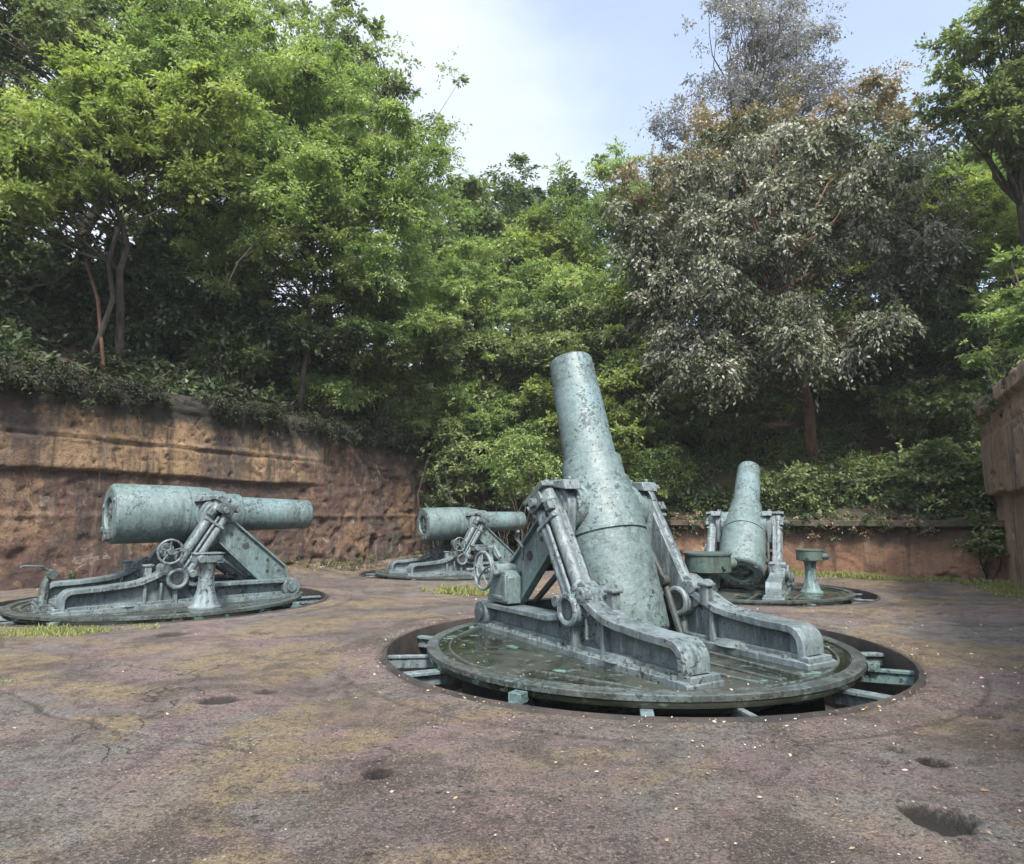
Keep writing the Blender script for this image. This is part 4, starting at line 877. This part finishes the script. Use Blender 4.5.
def shrub(label, px, py, y, rx, ry, kd, seed, ls=1.0, nc=26, per=170, cr=.38, gz=None):
    rs = rnd(seed); c, rad, _ = crown(px, py, y, rx, ry); g0 = ground_at(c[0], c[1]) if gz is None else gz
    root = empty('shrub', (c[0], c[1], g0)); tag(root, label, 'shrub', 'shrubs round the mortar pits')
    d = unit(rs.normal(size=(nc, 3))); p = np.array(c)+d*np.array(rad)*(.4+.6*rs.rand(nc))[:, None]-np.array([c[0], c[1], g0]); p[:, 2] = np.maximum(p[:, 2], .1)
    mb = MB()
    for q in p[::2]: mb.tube(limb(rs, (0, 0, -.05), q, 5, .1), [.03, .025, .02, .014, .008], 5)
    mb.build('stem', M['bark'], root, bev=0, ang=180)
    V, t = clump_leaves(rs, p, cr*(.7+.6*rs.rand(nc)), per, kd, ls, droop=-.25); npmesh('foliage', V, np.arange(len(V)).reshape(-1, 4), LM[kd], root, tint=t)
shrub('bright shrub heaped behind the distant mortar, left of the raised barrel', 520, 465, 25.5, 42, 40, 'bright', 1, 1.1, 60, cr=.6)
shrub('darker shrub tumbling over the broken end of the earth wall', 455, 470, 26.5, 28, 50, 'mid', 2, 1.1, 50, cr=.6)
shrub('round green shrub on top of the earth wall near its far end', 400, 420, 26.6, 42, 24, 'bright', 3, 1.1, 40, cr=.6)
shrub('bright shrub close to the left side of the raised barrel', 555, 440, 27, 35, 45, 'bright', 4, 1.1, 50, cr=.6)
shrub('glossy shrub growing in the corner between low wall and side wall', 985, 540, 17.4, 14, 26, 'mid', 5, .8, 26, cr=.26, gz=-.33, per=120)
shrub('yellow green shrub on the bank left of the pale rear mortar', 655, 470, 22.5, 35, 35, 'bright', 6, .95, 45, cr=.5)
shrub('broad leaved shrub on the bank just left of the side wall', 930, 470, 19.5, 45, 30, 'mid', 7, 1.1, 50, cr=.45)
shrub('low shrub at the foot of the silvery tree', 800, 485, 20.5, 50, 22, 'mid', 8, .9, 45, cr=.42)
shrub('small dark shrub on the bank behind the pedestal of the rear mortar', 860, 490, 20.2, 35, 18, 'dark', 9, .9, 35, cr=.4)
shrub('fresh green shrub above the earth wall, between the thin trunks and the leaning tree', 235, 355, 21.0, 45, 24, 'mid', 11, .9, 50, cr=.5)
shrub('low yellowish shrub hanging at the far end of the earth wall rim', 375, 375, 25.0, 42, 28, 'yellow', 12, .95, 50, cr=.5)
shrub('bright green shrub on top of the earth wall under the leaning tree', 325, 392, 22.9, 45, 20, 'bright', 10, .9, 50, cr=.5)

# grass
def grass(label, cx, cy, rx, ry, rot, n, h, seed):
    rs = rnd(seed); a = rs.rand(n)*2*math.pi; r = np.sqrt(rs.rand(n)); u, v = r*np.cos(a)*rx, r*np.sin(a)*ry
    x = cx+u*math.cos(rot)-v*math.sin(rot); y = cy+u*math.sin(rot)+v*math.cos(rot)
    k = rs.rand(n) < np.clip(.9*(fbm(x*1.9, y*1.9, seed*1., 4)+.55*(1-r))+.02, .015, 1)
    for (gx, gy) in GUNS.values(): k &= np.hypot(x-gx, y-gy) > R_P+.05
    x, y = x[k], y[k]; m = len(x); c = np.stack([x, y, floor_z(x, y)-.005], 1); d = rs.normal(size=(m, 3))*.45; d[:, 2] = 1
    L = h*(.25+.75*rs.rand(m))*(.55+.9*np.clip(fbm(x*2.3, y*2.3, seed*2., 3)+.4, 0, 1)); V = leaves(c, d, rs.normal(size=(m, 3)), L, L*.16+.004); t = np.clip(.65+.25*rs.normal(size=m), 0, 1)
    tag(npmesh('grass', V, np.arange(len(V)).reshape(-1, 4), LM['grass'], None, tint=np.repeat(t, 4)), label, 'grass', kind='stuff')
def gxy(px, py): z_ = F*EYE/(py-517); return ((px-512)/F*z_, z_)
a = gxy(20, 628); grass('short bright grass by the near rim of the left mortar pit', a[0]-.6, a[1], 2.4, .8, .25, 40000, .07, 31)
a = gxy(474, 577); grass('clump of bright grass before the distant mortar', a[0], a[1], 1.3, .8, .0, 12000, .22, 32)
x0, y0 = st2xy(S_B-.6, -.4); grass('strip of grass at the foot of the low orange wall', x0, y0, 5.2, .7, math.atan2(NN[1], NN[0]), 60000, .17, 33)
x0, y0 = st2xy(21.6, 3.2); grass('patch of grass in the corner below the right side wall', x0, y0, 2.6, .8, E_ANG, 36000, .12, 34)
a = gxy(330, 561); grass('thin grass at the foot of the earth wall behind the level mortar', a[0]-.3, a[1], .9, .4, 1.0, 5000, .1, 35)
a = gxy(18, 680); grass('sparse dry grass tufts at the left edge of the floor', a[0], a[1], .5, .22, 0, 1500, .03, 36)

# leaf litter, mostly to the right
rs = rnd(51); n = 17000; x = rs.rand(n)*22-9; y = 2.3+rs.rand(n)**1.3*16
k = rs.rand(n) < np.clip(.10+.9*sst(-1, 5, x+.25*(y-4)), 0, 1)*(.45+.55*sst(-.2, .3, fbm(x*.5, y*.5, 2.)))
for (gx, gy) in GUNS.values(): k &= np.hypot(x-gx, y-gy) > R_P+.06
s_, t_ = xy2st(x, y); k &= (t_ < T_R-.3) & (s_ < S_B-.5)
x, y = x[k], y[k]; m = len(x); big = rs.rand(m)**3
L = .010+.034*big; d = rs.normal(size=(m, 3)); d[:, 2] *= .12; nn = rs.normal(size=(m, 3))*.3; nn[:, 2] += 1
V = leaves(np.stack([x, y, floor_z(x, y)+.008+.006*rs.rand(m)], 1), d, nn, L, L*.6); t = np.clip(rs.rand(m)**.7, 0, 1)
tag(npmesh('fallen_leaves', V, np.arange(len(V)).reshape(-1, 4), LM['dry'], None, tint=np.repeat(t, 4)), 'scattered pale fallen leaves and petals on the concrete floor', 'leaf litter', kind='stuff')

def litter(name, label, pts, seed, spread, L0=.045):
    rs = rnd(seed); P = np.array(pts); m = len(P); P[:, :2] += rs.normal(size=(m, 2))*spread; P[:, 2] += .006+.012*rs.rand(m)
    d = rs.normal(size=(m, 3)); d[:, 2] *= .3; nn = rs.normal(size=(m, 3))*.5; nn[:, 2] += 1; L = L0*(.5+rs.rand(m))
    V = leaves(P, d, nn, L, L*.5); t = np.clip(rs.rand(m)**2.2*.8, 0, 1)
    tag(npmesh(name, V, np.arange(len(V)).reshape(-1, 4), LM['dry'], None, tint=np.repeat(t, 4)), label, 'leaf litter', kind='stuff')
rs = rnd(71)
def drift(ss, tt):
    x, y = st2xy(ss, tt); return np.stack([x, y, floor_z(x, y)], 1)
k = 5000; ss = 8+19*rs.rand(k); tt = T_L+.25+rs.exponential(.30, k); litter('leaf_drift', 'brown leaves drifted along the foot of the left earth wall', drift(ss, tt), 72, .05)
k = 4500; tt = T_J+12.2*rs.rand(k); ss = S_B-.1-rs.exponential(.35, k); litter('leaf_drift', 'brown leaves drifted along the foot of the low wall', drift(ss, tt), 73, .05)
k = 1100; a_ = 2*math.pi*rs.rand(k); r_ = R_P+.05+rs.exponential(.22, k); px_, py_ = GUNS['main'][0]+r_*np.cos(a_), GUNS['main'][1]+r_*np.sin(a_)
kk = fbm(px_*.8, py_*.8, 3.3, 3) > .0; px_, py_ = px_[kk], py_[kk]; litter('leaf_drift', 'brown leaf bits caught round the near pit kerb', np.stack([px_, py_, floor_z(px_, py_)], 1), 74, .01, .022)
k = 260; a_ = 2*math.pi*rs.rand(k); r_ = 2.0+.3*rs.rand(k); litter('leaf_drift', 'small leaves lying on the wet turntable of the near mortar', np.stack([GUNS['main'][0]+r_*np.cos(a_), GUNS['main'][1]+r_*np.sin(a_), np.full(k, .012)], 1), 75, .12, .03)

# thin haze volume added to mimic lens veil and lighten dark gaps between trees
m = bpy.data.materials.new('added_haze'); m.use_nodes = True; nt = m.node_tree; nt.nodes.clear()
o_ = N(nt, 'ShaderNodeOutputMaterial'); pv = N(nt, 'ShaderNodeVolumePrincipled'); pv.inputs['Color'].default_value = (.86, .93, .90, 1)
pv.inputs['Density'].default_value = .0006; pv.inputs['Anisotropy'].default_value = .1; nt.links.new(pv.outputs[0], o_.inputs['Volume'])
mb = MB(); mb.box((0, 0, 28), (1300, 1300, 62)); tag(mb.build('haze', m, bev=0), 'thin pale haze added over the whole clearing to lighten dark gaps', 'haze', kind='stuff')
